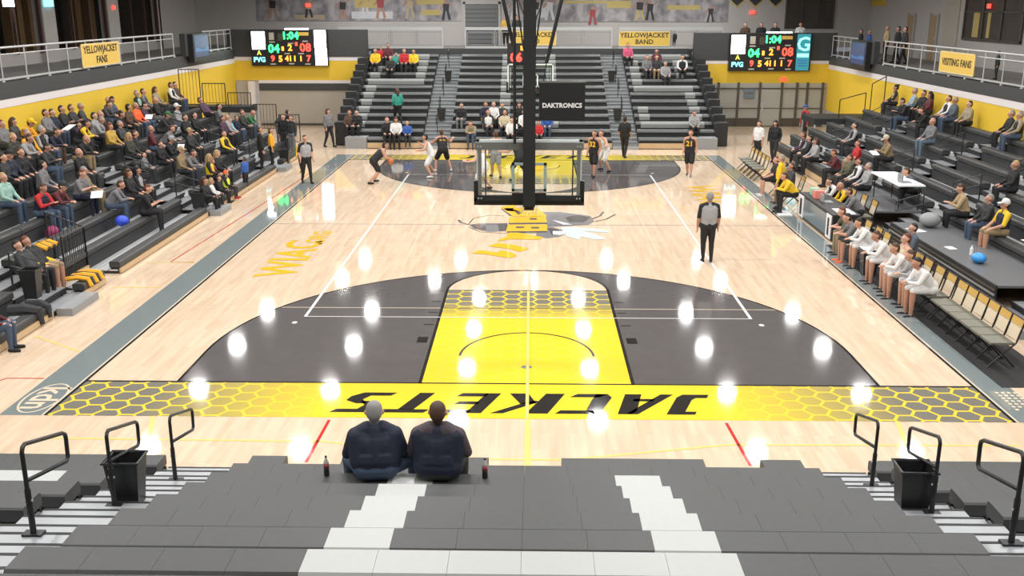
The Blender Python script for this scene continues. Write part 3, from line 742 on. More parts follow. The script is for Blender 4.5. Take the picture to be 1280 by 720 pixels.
# ------------------------------------------------------------ bleachers
class Stand:
    """rows of benches; u along the rows, v depth from the front edge, z up"""
    def __init__(self, side, rise, run, z0, front):
        self.side, self.rise, self.run, self.z0, self.front = side, rise, run, z0, front
    def xy(self, u, v):
        if self.side == 'left': return (-(self.front+v), u)
        if self.side == 'right': return (self.front+v, u)
        if self.side == 'far': return (u, self.front+v)
        return (u, -(self.front+v))
    def box(self, b, u0, u1, v0, v1, z0, z1):
        p, q = self.xy(u0, v0), self.xy(u1, v1)
        return b.box(p[0], q[0], p[1], q[1], z0, z1)
    def z(self, j): return self.z0+self.rise*j
    def profile(self, b, u0, u1, v, z, d=.37, h=.15, lt=False):
        """rounded bench profile extruded along u"""
        pr = [(0, z-h+.02), (.02, z-h), (d, z-h), (d, z-.02), (d-.02, z), (.035, z), (.008, z-.015), (0, z-.04)]
        if self.side in ('left', 'right'):
            d = .27; pr = [(0, z-h+.02), (.02, z-h), (d, z-h), (d, z-.02), (d-.02, z), (.045, z), (.012, z-.02), (0, z-.05)]
        if self.side == 'far':
            h = .26 if lt else .13
            pr = [(0, z-h), (d, z-h), (d, z-.02), (d-.02, z), (.15, z), (.08, z-.02), (.03, z-.055), (0, z-.10)]
        n = len(pr); vs = []
        for u in (u0, u1):
            for (a, c) in pr:
                x, y = self.xy(u, v+a); vs.append((x, y, c))
        fs = [tuple(range(n)), tuple(range(2*n-1, n-1, -1))] + [(i, (i+1) % n, (i+1) % n+n, i+n) for i in range(n)]
        return b.add(vs, fs)
    def row(self, t, j, u0, u1, seat_mat, deck_mat='aluminium', modules=None, light=(), seat=True):
        z = self.z(j); v = j*self.run; dz = z-.2
        b = MB()
        for k in range(3):
            ve = v+.04+k*.27+.245
            if self.side in ('left', 'right'): ve = min(ve, 5.86)
            if ve > v+.04+k*.27: self.box(b, u0, u1, v+.04+k*.27, ve, dz-.03, dz)
        b.build('deck', 'deck_side' if self.side in ('left', 'right') else deck_mat, t)
        r = MB(); self.box(r, u0, u1, v+.03, v+.06, dz-self.rise+.0 if j else 0.0, dz+.03)
        r.build('riser', 'riser_dark', t)
        if not seat: return
        # bracket strip under the seat
        r = MB(); self.box(r, u0+.03, u1-.03, v+.07, v+.10, dz, z-.1); self.box(r, u0+.03, u1-.03, v+.21, v+.25, dz, z-.1)
        r.build('bench_support', 'riser_dark', t)
        if modules:
            n = max(1, round((u1-u0)/modules)); w_ = (u1-u0)/n
            key = (self.side, round(w_, 4))
            for i in range(n):
                a = u0+i*w_; c = a+w_/2
                lt = any(l0 < c < l1 for (l0, l1) in light)
                k2 = key+(lt,)
                if k2 not in self.cache:
                    b = MB(); self.profile(b, -w_/2+.0012, w_/2-.0012, 0, 0)
                    o = self.xy(0, 0); self.cache[k2] = b.mesh('seat_module', 'seat_light' if lt else seat_mat, (o[0], o[1], 0))
                p = self.xy(c, v); wl_ = WL(t)
                place('seat_module', self.cache[k2], t, (p[0]-wl_.x, p[1]-wl_.y, z-wl_.z))
        else:
            cuts = [(u0, u1, False)]
            for (l0, l1) in light:
                new = []
                for (a, c, f) in cuts:
                    if f or l1 <= a or l0 >= c: new.append((a, c, f)); continue
                    if l0 > a: new.append((a, l0, False))
                    new.append((max(a, l0), min(c, l1), True))
                    if l1 < c: new.append((l1, c, False))
                cuts = new
            for (a, c, f) in cuts:
                if c-a < .02: continue
                b = MB(); self.profile(b, a+.004, c-.004, v, z, lt=f)
                b.build('seat_module' if f else 'bench', ('seat_far_light' if self.side == 'far' else 'seat_light') if f else seat_mat, t)
    cache = {}
    def aisle(self, t, j0, j1, u0, u1):
        for j in range(j0, j1+1):
            z = self.z(j)-.2; v = j*self.run
            if j == j0 and self.z0 > .1:
                pass
            tm = 'stair_far' if self.side == 'far' else 'aluminium'; nm = 'deck_far' if self.side == 'far' else 'nosing_black'; nd = .016 if self.side == 'far' else .06
            vend = v+self.run+.03
            if self.side in ('left', 'right'): vend = min(vend, 5.86)
            b = MB(); self.box(b, u0, u1, v+.02, v+self.run*.52, z-.03, z); tr = b.build('tread', tm, t)
            b = MB(); self.box(b, u0, u1, v+.0, v+.035, z-nd, z+.004); b.build('nosing', nm, tr)
            b = MB(); self.box(b, u0, u1, v+self.run*.5, vend, z+self.rise/2-.03, z+self.rise/2); tr = b.build('tread', tm, t)
            b = MB(); self.box(b, u0, u1, v+self.run*.5-.02, v+self.run*.5+.018, z+self.rise/2-nd, z+self.rise/2+.004); b.build('nosing', nm, tr)
            b = MB(); self.box(b, u0, u1, v+.036, v+.06, max(0, z-self.rise*.5), z-.02); self.box(b, u0, u1, v+self.run*.5+.02, v+self.run*.5+.04, z, z+self.rise/2-.03)
            b.build('riser', 'stair_far' if self.side == 'far' else 'riser_dark', t)

# near stand -----------------------------------------------------------
NEAR = Stand('near', .2916, .839, .83, 17.85)
def near_section(label, u0, u1, light, rows, mod=.54, front=()):
    p = NEAR.xy((u0+u1)/2, -0.839)
    t = thing('bleacher_section', label, 'bleachers', (p[0], p[1], 0))
    for j in rows:
        NEAR.row(t, j, u0, u1, 'seat_dark', modules=mod, light=light.get(j, ()))
    for (a, c) in front:
        NEAR.row(t, -2, a, c, 'seat_dark', modules=mod, light=())
    return t
lc = {j: [(-1.62, -1.08), (1.08, 1.62)] for j in range(0, 5)}; lc[5] = [(-1.62, 1.62)]
S_MID = near_section('middle block of the dark seats in the foreground, carrying a light letter', -3.78, 3.78, lc, range(-1, 10),
    front=((-3.78, -3.3), (-2.52, -.5), (.5, 2.45), (3.24, 3.78)))
near_section('left block of dark foreground seats beyond the left aisle, with a light patch', -13.1, -5.0, {-1: [], 0: [(-9, -5.75)], 1: [(-9, -6.2)]}, range(-2, 5))
near_section('right block of dark foreground seats beyond the right aisle', 4.72, 12.8, {}, range(-2, 5))
for lab, u0, u1 in (('left', -4.98, -3.80), ('right', 3.80, 4.70)):
    t = thing('aisle_stairs', f'aluminium stairs of the {lab} aisle in the foreground stand', 'stairs', ((u0+u1)/2, -17.0, 0))
    NEAR.aisle(t, -2, 9, u0, u1)
# P shaped aisle handrails
def aisle_rail(label, x, y, z, s=1, h=.86):
    t = thing('aisle_handrail', label, 'handrail', (x, y, z), 0, 'looped handrails of the foreground aisles')
    b = MB()
    f = .80
    b.tube([(x,y,z),(x,y,z+h-.05),(x,y+.02,z+h-.015),(x,y+.06,z+h),(x,y+f-.06,z+h-.20),(x,y+f-.01,z+h-.235),(x,y+f,z+h-.28),(x,y+f-.01,z+h-.47),(x,y+f-.05,z+h-.50),(x,y+.0,z+h-.33)], .021, 8)
    rt = b.build('rail_tube', 'black_metal', t, smooth=True)
    b = MB().tube([(x,y,z),(x,y,z+.45)], .028, 8); b.build('sleeve', 'black_metal', rt)
    MB().box(x-.09, x+.09, y-.05, y+.05, z-.01, z+.02).build('foot_plate', 'black_steel', t)
    MB().tube([(x-.035,y,z+.34),(x+.035,y,z+.34)], .012, 6).build('bolt', 'rail_silver', t)
zz = lambda j: NEAR.z(j)-.2
for lab, x in (('left', -4.42), ('right', 4.34)):
    aisle_rail(f'looped black handrail lowest in the {lab} foreground aisle, nearest the court', x, -17.40, zz(-1)+.146-.02)
    aisle_rail(f'looped black handrail in the middle of the {lab} foreground aisle, behind the bin', x, -19.15, zz(1)+.146-.02)
    aisle_rail(f'looped black handrail highest in the {lab} foreground aisle', x, -20.80, zz(3)+.146)
def bin_(label, x, y, z, w=.30, h=.52, rot=0.0, group=None):
    t = thing('trash_can', label, 'bin', (x, y, z), rot, group)
    b = MB(); q = w/2
    def ring(r, zz_): return [(-r,-r*.85,zz_),(r,-r*.85,zz_),(r,r*.85,zz_),(-r,r*.85,zz_)]
    V = ring(q*.72, 0)+ring(q, h)+ring(q*.93, h)+ring(q*.66, .02)
    b.add(V, [(3,2,1,0),(0,1,5,4),(1,2,6,5),(2,3,7,6),(3,0,4,7),(4,5,9,8),(5,6,10,9),(6,7,11,10),(7,4,8,11),(9,13,12,8),(10,14,13,9),(11,15,14,10),(8,12,15,11),(12,13,14,15)])
    b.build('bin_body', 'plastic_black', t, world=False)
    b = MB(); r = q+.012
    b.tube([(-r,-r*.85,h),(r,-r*.85,h),(r,r*.85,h),(-r,r*.85,h)], .014, 6, True); b.build('rim', 'plastic_black', t, world=False)
    return t
bin_('black waste bin standing in the left foreground aisle', -4.38, -18.86, zz(1)+.0, .37, .56, .04)
bin_('black waste bin standing in the right foreground aisle', 4.22, -18.90, zz(1)+.0, .37, .55, -.04)
# drinks and papers by the two men
def cola(label, x, y, z):
    t = thing('cola_bottle', label, 'bottle', (x, y, z))
    MB().lathe([(.030,0),(.034,.01),(.034,.05),(.031,.08),(.033,.10)], (x,y,z), 12).build('drink', 'board_pad', t, smooth=True)
    MB().lathe([(.033,.10),(.034,.155)], (x,y,z), 12).build('paper_label', 'mural_red', t, smooth=True)
    MB().lathe([(.033,.155),(.031,.175),(.016,.215),(.012,.235)], (x,y,z), 12).build('neck', 'sign_pale', t, smooth=True)
    MB().lathe([(.014,.235),(.014,.255)], (x,y,z), 10).build('cap', 'board_pad', t)
cola('cola bottle standing left of the grey-haired man in the foreground', -2.37, -17.95, .83)
cola('cola bottle standing right of the buzz-cut man in the foreground', -.47, -17.98, .83)
t = MB().box(-1.56, -1.30, -18.17, -18.0, .832, .842).build('folded_paper', 'paper_white'); tag(t, 'folded white paper between the two men on the front bench', 'paper')

# far stand ---------------------------------------------------------------
FAR = Stand('far', .27, .76, .5, 16.2)
def sq(*js): return js
P_ = {}
for j in range(2, 13): P_.setdefault(j, []).append((-8.2, -7.68))
for j in (9, 10, 11, 12): P_.setdefault(j, []).append((-5.85, -5.35))
P_[8] = [(-8.2, -5.35)]; P_[12] = [(-8.2, -5.35)]
U_ = {j: [(-1.46, -.94), (.82, 1.34)] for j in range(3, 13)}; U_[2] = [(-1.46, 1.34)]
S_ = {12: [(5.15, 8.0)], 7: [(5.15, 8.1)], 2: [(5.15, 8.1)]}
for j in (8, 9, 10, 11): S_.setdefault(j, []).append((5.15, 5.65))
for j in (9, 10, 11): S_[j].append((7.45, 7.95))
for j in (3, 4, 5, 6): S_.setdefault(j, []).append((7.6, 8.1))
for j in (3, 4): S_[j].append((5.15, 5.65))
for lab, u0, u1, li in (('left block of the far stand with light seats forming a letter', -8.35, -4.88, P_),
                        ('middle block of the far stand behind the hoop mast', -3.62, 3.72, U_),
                        ('right block of the far stand with light seats forming a letter', 4.92, 8.45, S_)):
    t = thing('bleacher_section', lab, 'bleachers', ((u0+u1)/2, 16.2, 0))
    for j in range(0, 13):
        a, c = u0, u1
        if j == 0:
            if u0 < -8: a = -7.35
            if u1 > 8: c = 7.4
        FAR.row(t, j, a, c, 'seat_far', deck_mat='deck_far', light=li.get(j, ()))
    b = MB(); FAR.box(b, (-7.35 if u0 < -8 else u0), (7.4 if u1 > 8 else u1), -.02, .03, .03, .26); b.build('kick_board', 'kick_wood', t)
    if u0 < -8: b = MB(); FAR.box(b, -8.35, -7.37, -.05, .7, 0, .5); b.build('end_box', 'step_grey', t)
    if u1 > 8: b = MB(); FAR.box(b, 7.42, 8.45, -.05, .7, 0, .5); b.build('end_box', 'step_grey', t)
    if abs(u0+u1) > 5:
        s = -1 if u0 < 0 else 1; e = u0 if s < 0 else u1
        b = MB()
        prof = []
        for j in range(1, 13): prof += [(16.2+FAR.run*j, FAR.z(j)+.28), (16.2+FAR.run*(j+1), FAR.z(j)+.28)]
        poly = [(16.2+.76*1.0, .0)] + prof + [(prof[-1][0], 0)]
        b.prism(poly, e+s*.02, e+s*.10, 'yz'); b.build('end_panel', 'riser_dark', t)
        for j in range(1, 11):
            b = MB(); b.box(e+s*.1, e+s*.62, 16.2+FAR.run*(j+.2), min(25.02, 16.2+FAR.run*(j+1.2)), 0.02 if j < 2 else FAR.z(j)-1.1, FAR.z(j)+.30+.01*j); b.build('end_cover', 'riser_dark', t)
for lab, u0, u1 in (('left', -4.86, -3.64), ('right', 3.74, 4.90)):
    t = thing('aisle_stairs', f'grey stairs of the {lab} aisle in the far stand', 'stairs', ((u0+u1)/2, 16.2, 0))
    FAR.aisle(t, 0, 12, u0, u1)
    b = MB(); b.box(u0, u1, 15.98, 16.22, 0, .15); b.build('tread', 'aluminium', t)
    um = (u0+u1)/2
    for q, (j, nm) in enumerate(((1.4, 'lowest'), (3.6, 'second'), (6.2, 'third'), (8.4, 'fourth'), (10.8, 'top'))):
        y = 16.2+j*.76; z = .3+.27*j
        g = thing('aisle_handrail', f'{nm} thin black handrail in the {lab} aisle of the far stand', 'handrail', (um, y, z), 0, 'thin handrails of the far aisles')
        MB().tube([(um,y,z-.1),(um,y,z+.9),(um,y-.6,z+.7),(um,y-.6,z+.35),(um,y,z+.5)], .02, 6).build('rail_tube', 'black_metal', g)
for lab, x in (('left', -4.15), ('right', 4.12)):
    bin_(f'small black bin low in the {lab} aisle of the far stand', x, 16.2+2.9*.76, FAR.z(3)-.24, .40, .5)
    bin_(f'small black bin high in the {lab} aisle of the far stand', x, 16.2+8.4*.76, FAR.z(8)-.1, .36, .5)

# side stands ----------------------------------------------------------------
LEFT = Stand('left', .27, .76, .3, 9.85); RIGHT = Stand('right', .27, .76, .3, 9.85)
def side_section(st, label, u0, u1, rows, fr=0, missing=(), deckonly=()):
    p = st.xy((u0+u1)/2, 0); t = thing('bleacher_section', label, 'bleachers', (p[0], p[1], 0))
    for j in rows:
        if j in missing: continue
        st.row(t, j, u0, u1, 'seat_black' if False else 'seat_side', seat=j not in deckonly)
    b = MB(); st.box(b, u0, u1, rows[0]*st.run-.02, rows[0]*st.run+.03, .02, .14+.27*rows[0]*.3); b.build('kick_board', 'kick_wood', t)
    # dark end panels under the steps
    for u in (u0+.01, u1-.05):
        prof = []
        for j in rows: prof += [(st.run*j+.03, st.z(j)-.22), (min(5.86, st.run*(j+1)+.03), st.z(j)-.22)]
        poly = [(prof[0][0], 0)] + prof + [(prof[-1][0], 0)]
        poly = [(st.xy(0, v)[0], z) for (v, z) in poly]
        b = MB(); b.prism(poly, u, u+.04, 'xz'); b.build('end_panel', 'riser_dark', t)
    return t
mat('seat_side', (0.040, 0.041, 0.042), 0.5, noise=.12, nscale=9)
side_section(LEFT, 'left stand block nearest the foreground, cut off by the frame', -16, -9.25, range(0, 8))
s2 = side_section(LEFT, 'left stand block with the black railing and the yellow towels', -7.7, -5.72, range(1, 8))
LEFT.row(s2, 0, -7.7, -6.6, 'seat_side'); b = MB(); LEFT.box(b, -7.7, -6.6, -.02, .03, .02, .14); b.build('kick_board', 'kick_wood', s2)
side_section(LEFT, 'left stand block between the black railing and the middle aisle', -5.7, 1.0, range(0, 8))
side_section(LEFT, 'left stand block between the middle aisle and the far aisle', 2.4, 9.5, range(0, 8))
side_section(LEFT, 'left stand block farthest down the hall, beside the railings', 10.8, 15.2, range(0, 8))
def right_front(u0, u1, lab):
    s_ = side_section(RIGHT, lab, u0, u1, range(2, 8))
    b = MB(); RIGHT.box(b, u0, u1, .05, 1.56, .51, .56); b.build('front_deck', 'platform_grey', s_)
    b = MB(); RIGHT.box(b, u0, u1, .03, .07, .02, .565); b.build('front_face', 'seat_black', s_)
    for q in (.12, .22, .34, .44):
        b = MB(); RIGHT.box(b, u0, u1, .0, .035, q, q+.035); b.build('face_rib', 'step_grey' if q in (.34,) else 'frame_bronze', s_)
right_front(-8.4, -2.0, 'right stand block nearest the foreground behind the empty chairs')
side_section(RIGHT, 'right stand block at the lower right edge of the picture', -16, -10.4, range(0, 8))
right_front(-.5, 3.2, 'right stand block behind the scorers table')
side_section(RIGHT, 'right stand block behind the two officials in yellow shirts', 4.3, 9.8, range(1, 8))
side_section(RIGHT, 'right stand block farthest down the hall by the entrance', 10.9, 15.0, range(1, 8))
def side_aisle(st, label, u0, u1, stepbox=True):
    p = st.xy((u0+u1)/2, 0)
    t = thing('aisle_stairs', label, 'stairs', (p[0], p[1], 0))
    st.aisle(t, 0, 7, u0, u1)
    if stepbox:
        b = MB(); st.box(b, u0+.1, u1-.1, -.36, -.02, 0, .16); b.build('step_box', 'step_grey', t)
        b = MB(); st.box(b, u0+.12, u1-.12, -.34, -.18, .16, .165); b.build('tread', 'aluminium', t)
side_aisle(LEFT, 'aluminium stairs of the left stand next to the yellow towels', -9.22, -7.73)
side_aisle(LEFT, 'aluminium stairs in the middle of the left stand', 1.03, 2.37)
side_aisle(LEFT, 'aluminium stairs near the far end of the left stand', 9.53, 10.77)
side_aisle(RIGHT, 'aluminium stairs of the right stand nearest the foreground', -10.36, -8.44)
side_aisle(RIGHT, 'aluminium stairs of the right stand rising behind the bench players', -1.97, -.53, False)
side_aisle(RIGHT, 'aluminium stairs of the right stand past the scorers table', 3.23, 4.27, False)
side_aisle(RIGHT, 'aluminium stairs at the far end of the right stand', 9.83, 10.87, False)

def guard(label, pts, bars=True, h=.95, m='black_metal', step=.13):
    """black guard railing along floor points (x,y,z)"""
    p0 = pts[0]; t = thing('guard_railing', label, 'railing', p0)
    for a, c in zip(pts[:-1], pts[1:]):
        A, Cc = Vector(a), Vector(c); L = (Cc-A).length
        b = MB().tube([(A.x,A.y,A.z+h),(Cc.x,Cc.y,Cc.z+h)], .022, 6); b.build('top_rail', m, t)
        b = MB().tube([(A.x,A.y,A.z+.1),(Cc.x,Cc.y,Cc.z+.1)], .016, 6); b.build('bottom_rail', m, t)
        for p in (A, Cc):
            MB().tube([(p.x,p.y,p.z),(p.x,p.y,p.z+h)], .022, 6).build('post', m, t)
        if bars:
            n = int(L/step)
            b0 = MB().tube([(0,0,.1),(0,0,h)], .008, 4).mesh('bar', m)
            for i in range(1, n):
                p = A.lerp(Cc, i/n); place('bar', b0, t, p-Vector(p0))
    return t
guard('black barred railing in the left stand beside the yellow towels', [(-10.62,-6.9,.02),(-10.62,-5.74,.02),(-11.5,-5.74,.37)], h=1.15, step=.10)
guard('black barred railing rising at the top far end of the left stand', [(-15.4,15.4,1.95),(-14.5,15.4,1.95)], h=1.6)
guard('black barred platform railing at the far end of the left stand, upper', [(-14.4,15.4,2.0),(-13.4,15.4,2.0)], h=.95)
guard('black barred platform railing at the far end of the left stand, middle', [(-13.3,15.4,1.6),(-12.3,15.4,1.6)], h=.95)
guard('black barred platform railing at the far end of the left stand, lower', [(-12.2,15.4,.9),(-11.2,15.4,.9)], h=1.15)
guard('black barred railing lowest at the far end of the left stand, by the bare floor', [(-11.1,15.4,.3),(-10.2,15.4,.3)], h=1.3)
guard('thin black railing at the top far end of the right stand', [(15.4,15.3,1.95),(15.4,17.0,1.5)], bars=False, h=1.35)
guard('thin black stepped railing at the far end of the right stand', [(14.6,15.3,1.5),(13.5,15.3,1.2)], bars=False, h=1.1)
def plat(x0, x1, y0, y1, z, lab):
    t = thing('end_platform', lab, 'platform', ((x0+x1)/2, y0, 0))
    MB().box(x0, x1, y0, y1, z-.25, z).build('platform_deck', 'seat_black', t)
    for x in (x0+.05, x1-.05):
        for y in (y0+.05, y1-.05): MB().box(x-.03, x+.03, y-.03, y+.03, 0, z-.25).build('leg', 'rail_silver', t)
plat(-15.4, -12.3, 15.25, 16.4, 1.95, 'dark raised platform at the far end of the left stand')
plat(12.4, 15.4, 15.1, 17.2, 1.5, 'dark raised platform at the far end of the right stand')

bin_('black waste bin in the left stand beside the two reclining spectators', hit(42, 372, Z=.37).x, hit(42, 372, Z=.37).y, .37, .36, .62)
bin_('black waste bin by the railing at the foot of the middle left aisle', -10.15, 1.25, .1, .42, .62)
bin_('black waste bin on the floor at the far end of the left stand', -9.95, 11.4, 0, .42, .62)
def aisle_bar(label, x, y, z, s):
    t = thing('aisle_handrail', label, 'handrail', (x, y, z))
    b = MB(); b.tube([(x,y,z),(x,y,z+.85),(x+s*.75,y,z+.62),(x+s*.75,y,z+.35),(x,y,z+.55)], .022, 6); b.build('rail_tube', 'black_metal', t)
for lab, y in (('nearest', -8.5), ('middle', 1.7), ('far', 10.1)):
    for q, j in (('low', 1), ('mid-height', 3), ('high', 5)):
        aisle_bar(f'looped black handrail {q} in the {lab} aisle of the left stand', -(9.85+.76*j+.4), y, .1+.27*j, 1)
for lab, y in (('nearest', -9.4), ('second nearest', -1.25), ('third', 3.75), ('far', 10.3)):
    for q, j in (('low', 1), ('mid-height', 3), ('high', 5)):
        aisle_bar(f'looped black handrail {q} in the {lab} aisle of the right stand', 9.85+.76*j+.4, y, .1+.27*j, -1)

# ------------------------------------------------------------ basketball hoops
def hoop(label, y, s, full=True):
    """s=+1: the board faces +y (the near hoop), -1 faces the camera"""
    t = thing('basketball_hoop', label, 'hoop', (0.03, y, 2.93))
    x0 = .03; z0, z1 = 2.95, 4.02; hw = .915
    MB().box(x0-hw+.03, x0+hw-.03, y-.008, y+.008, z0+.03, z1-.03).build('glass', 'backboard_glass', t)
    b = MB(); yf = y
    for (a, c, e, f) in ((-hw, hw, z1-.05, z1), (-hw, hw, z0, z0+.05), (-hw, -hw+.05, z0, z1), (hw-.05, hw, z0, z1)):
        b.box(x0+a, x0+c, yf-.02, yf+.02, e, f)
    b.build('frame', 'board_white', t)
    b = MB()
    for (a, c, e, f) in ((-.305, .305, z0+.62, z0+.67), (-.305, .305, z0+.16, z0+.21), (-.305, -.255, z0+.16, z0+.67), (.255, .305, z0+.16, z0+.67)):
        b.box(x0+a, x0+c, y+s*.009, y+s*.014, e, f)
    b.build('target_square', 'board_white', t)
    # safety pad along the lower edge
    b = MB(); b.box(x0-hw-.05, x0+hw+.05, y-.05, y+.05, z0-.07, z0+.05); b.box(x0-hw-.05, x0-hw+.03, y-.05, y+.05, z0+.0, z0+.36); b.box(x0+hw-.03, x0+hw+.05, y-.05, y+.05, z0+.0, z0+.36)
    b.build('edge_pad', 'board_pad', t)
    # rim and net
    cy = y+s*.38; rz = 3.05
    MB().tube([(x0+.23*math.cos(a), cy+.23*math.sin(a), rz) for a in [2*math.pi*i/24 for i in range(24)]], .01, 6, True).build('rim', 'rim_orange', t)
    rim_o = t.children[-1]
    MB().box(x0-.12, x0+.12, min(y+s*.01, y+s*.16), max(y+s*.01, y+s*.16), rz-.1, rz+.02).build('rim_bracket', 'rim_orange', t)
    b = MB()
    for i in range(12):
        for d in (1, -1):
            pts = []
            for k in range(5):
                a = 2*math.pi*(i+d*k*.5)/12; r = .225-.03*k+.006*k*(k > 2); pts.append((x0+r*math.cos(a), cy+r*math.sin(a), rz-.1*k))
            b.tube(pts, .004, 3)
    o = b.build('net', 'net_white', rim_o)
    # rear steel frame and mast
    yb = y-s*.10
    b = MB()
    b.box(x0-hw-.02, x0+hw+.02, yb-.04, yb+.04, z1-.16, z1-.03); b.build('upper_cross_tube', 'board_steel', t)
    b = MB(); b.box(x0-hw, x0+hw, yb-.04, yb+.04, z0+.02, z0+.12); b.build('lower_cross_tube', 'black_steel', t)
    for sx in (-1, 1):
        MB().box(x0+sx*(hw-.06)-.03, x0+sx*(hw-.06)+.03, yb-.03, yb+.03, z0+.05, z1-.05).build('side_tube', 'board_steel', t)
        MB().tube([(x0+sx*(hw-.16), yb-.01, z0+.1), (x0+sx*(hw-.16), yb-.01, z1-.1)], .012, 5).build('brace_rod', 'black_metal', t)
        for zq in (z0+.07, z1-.1):
            b = MB()
            for k in (-1, 1): b.tube([(x0+sx*(hw-.06)+k*.025, yb-s*.045, zq), (x0+sx*(hw-.06)+k*.025, yb-s*.06, zq)], .014, 6)
            b.build('bolt', 'rail_silver', t)
    MB().box(x0-.30, x0+.30, yb-.05, yb+.05, z0+.02, z0+.16).build('centre_plate', 'black_steel', t)
    b = MB(); b.box(x0-.105, x0+.105, yb-s*.28-.09, yb-s*.28+.09, z0-.02, CEIL-.2); b.build('mast', 'black_steel', t)
    MB().box(x0-.085, x0+.085, min(yb, yb-s*.3), max(yb, yb-s*.3), z0-.09, z0+.05).build('mast_foot', 'black_steel', t)
    MB().box(x0-.05, x0+.05, min(yb, yb-s*.3), max(yb, yb-s*.3), z0+.32, z0+.42).build('mount_arm', 'black_steel', t)
    ym = yb-s*.28
    if full:
        def strut(xa, za, xb, zb, r, dy=.0):
            MB().tube([(x0+xa, ym+dy, za), (x0+xb, ym+dy, zb)], r, 6).build('strut', 'black_steel', t)
        # vertical side tube and the spreading struts up to the roof
        strut(-.245, 4.0, -.27, CEIL-.2, .030)
        strut(-.27, 5.60, -.95, 8.6, .035, .1); strut(-.10, 5.55, -.5, 8.4, .016, -.1)
        strut(.28, 5.33, 1.05, 8.6, .035, .1); strut(.10, 5.60, .45, 8.4, .016, -.1)
        strut(.28, 5.33, .16, 4.55, .010, .1)
        for z in (4.2, 5.3): MB().box(x0-.27, x0+.1, ym-.03, ym+.03, z, z+.05).build('tie_bar', 'black_steel', t)
    else:
        for sx in (-1, 1): MB().tube([(x0, ym, 5.2), (x0+sx*1.6, ym-s*.4, CEIL-.3)], .03, 6).build('strut', 'black_steel', t)
    return ym
ym = hoop('near basketball hoop seen from behind, on the tall black mast', -11.55, 1)
hoop('far basketball hoop facing the camera, half hidden by the near mast', 11.55, -1, False)
# shot clock on the near mast: its plain back with the maker's name
t = thing('shot_clock', 'black shot clock box right of the near mast, lettering on its back', 'scoreboard', (.5, ym, 4.25))
p0, p1 = hit(674, 102, Y=ym-.05), hit(731, 151, Y=ym-.05)
MB().box(p0.x, p1.x, ym-.05, ym+.12, p1.z, p0.z).build('cabinet', 'cabinet_black', t)
MB().box(p0.x-.004, p1.x+.004, ym-.06, ym-.04, p0.z-.02, p0.z+.006).build('top_lip', 'board_steel', t)
MB().box(.12, p0.x+.02, ym-.02, ym+.04, p0.z-.25, p0.z-.19).build('mount_arm', 'black_steel', t)
text('lettering', 'DAKTRONICS', .105, ((p0.x+p1.x)/2, ym-.056, (p0.z*.42+p1.z*.58)-.02), (math.pi/2, 0, 0), 'paper_white', t, sx=1.0, off=.004)
# lit shot clock of the far hoop
t = thing('shot_clock', 'lit red shot clock above the far backboard', 'scoreboard', (-.5, 11.9, 4.2))
a, c = hit(634, 54, Y=11.9), hit(660, 81, Y=11.9)
MB().box(a.x, c.x, 11.92, 12.1, c.z, a.z).build('cabinet', 'cabinet_black', t)
text('digits', '06', .46, ((a.x+c.x)/2-.06, 11.90, c.z+.27), (math.pi/2, 0, 0), 'led_red', t, ext=.01, off=.02)
MB().box(c.x-.30, c.x-.08, 11.89, 11.92, a.z-.28, a.z-.10).build('warning_light', 'led_orange', t)
MB().box(a.x+.1, .1, 11.95, 12.05, c.z-.1, c.z).build('mount_arm', 'black_steel', t)

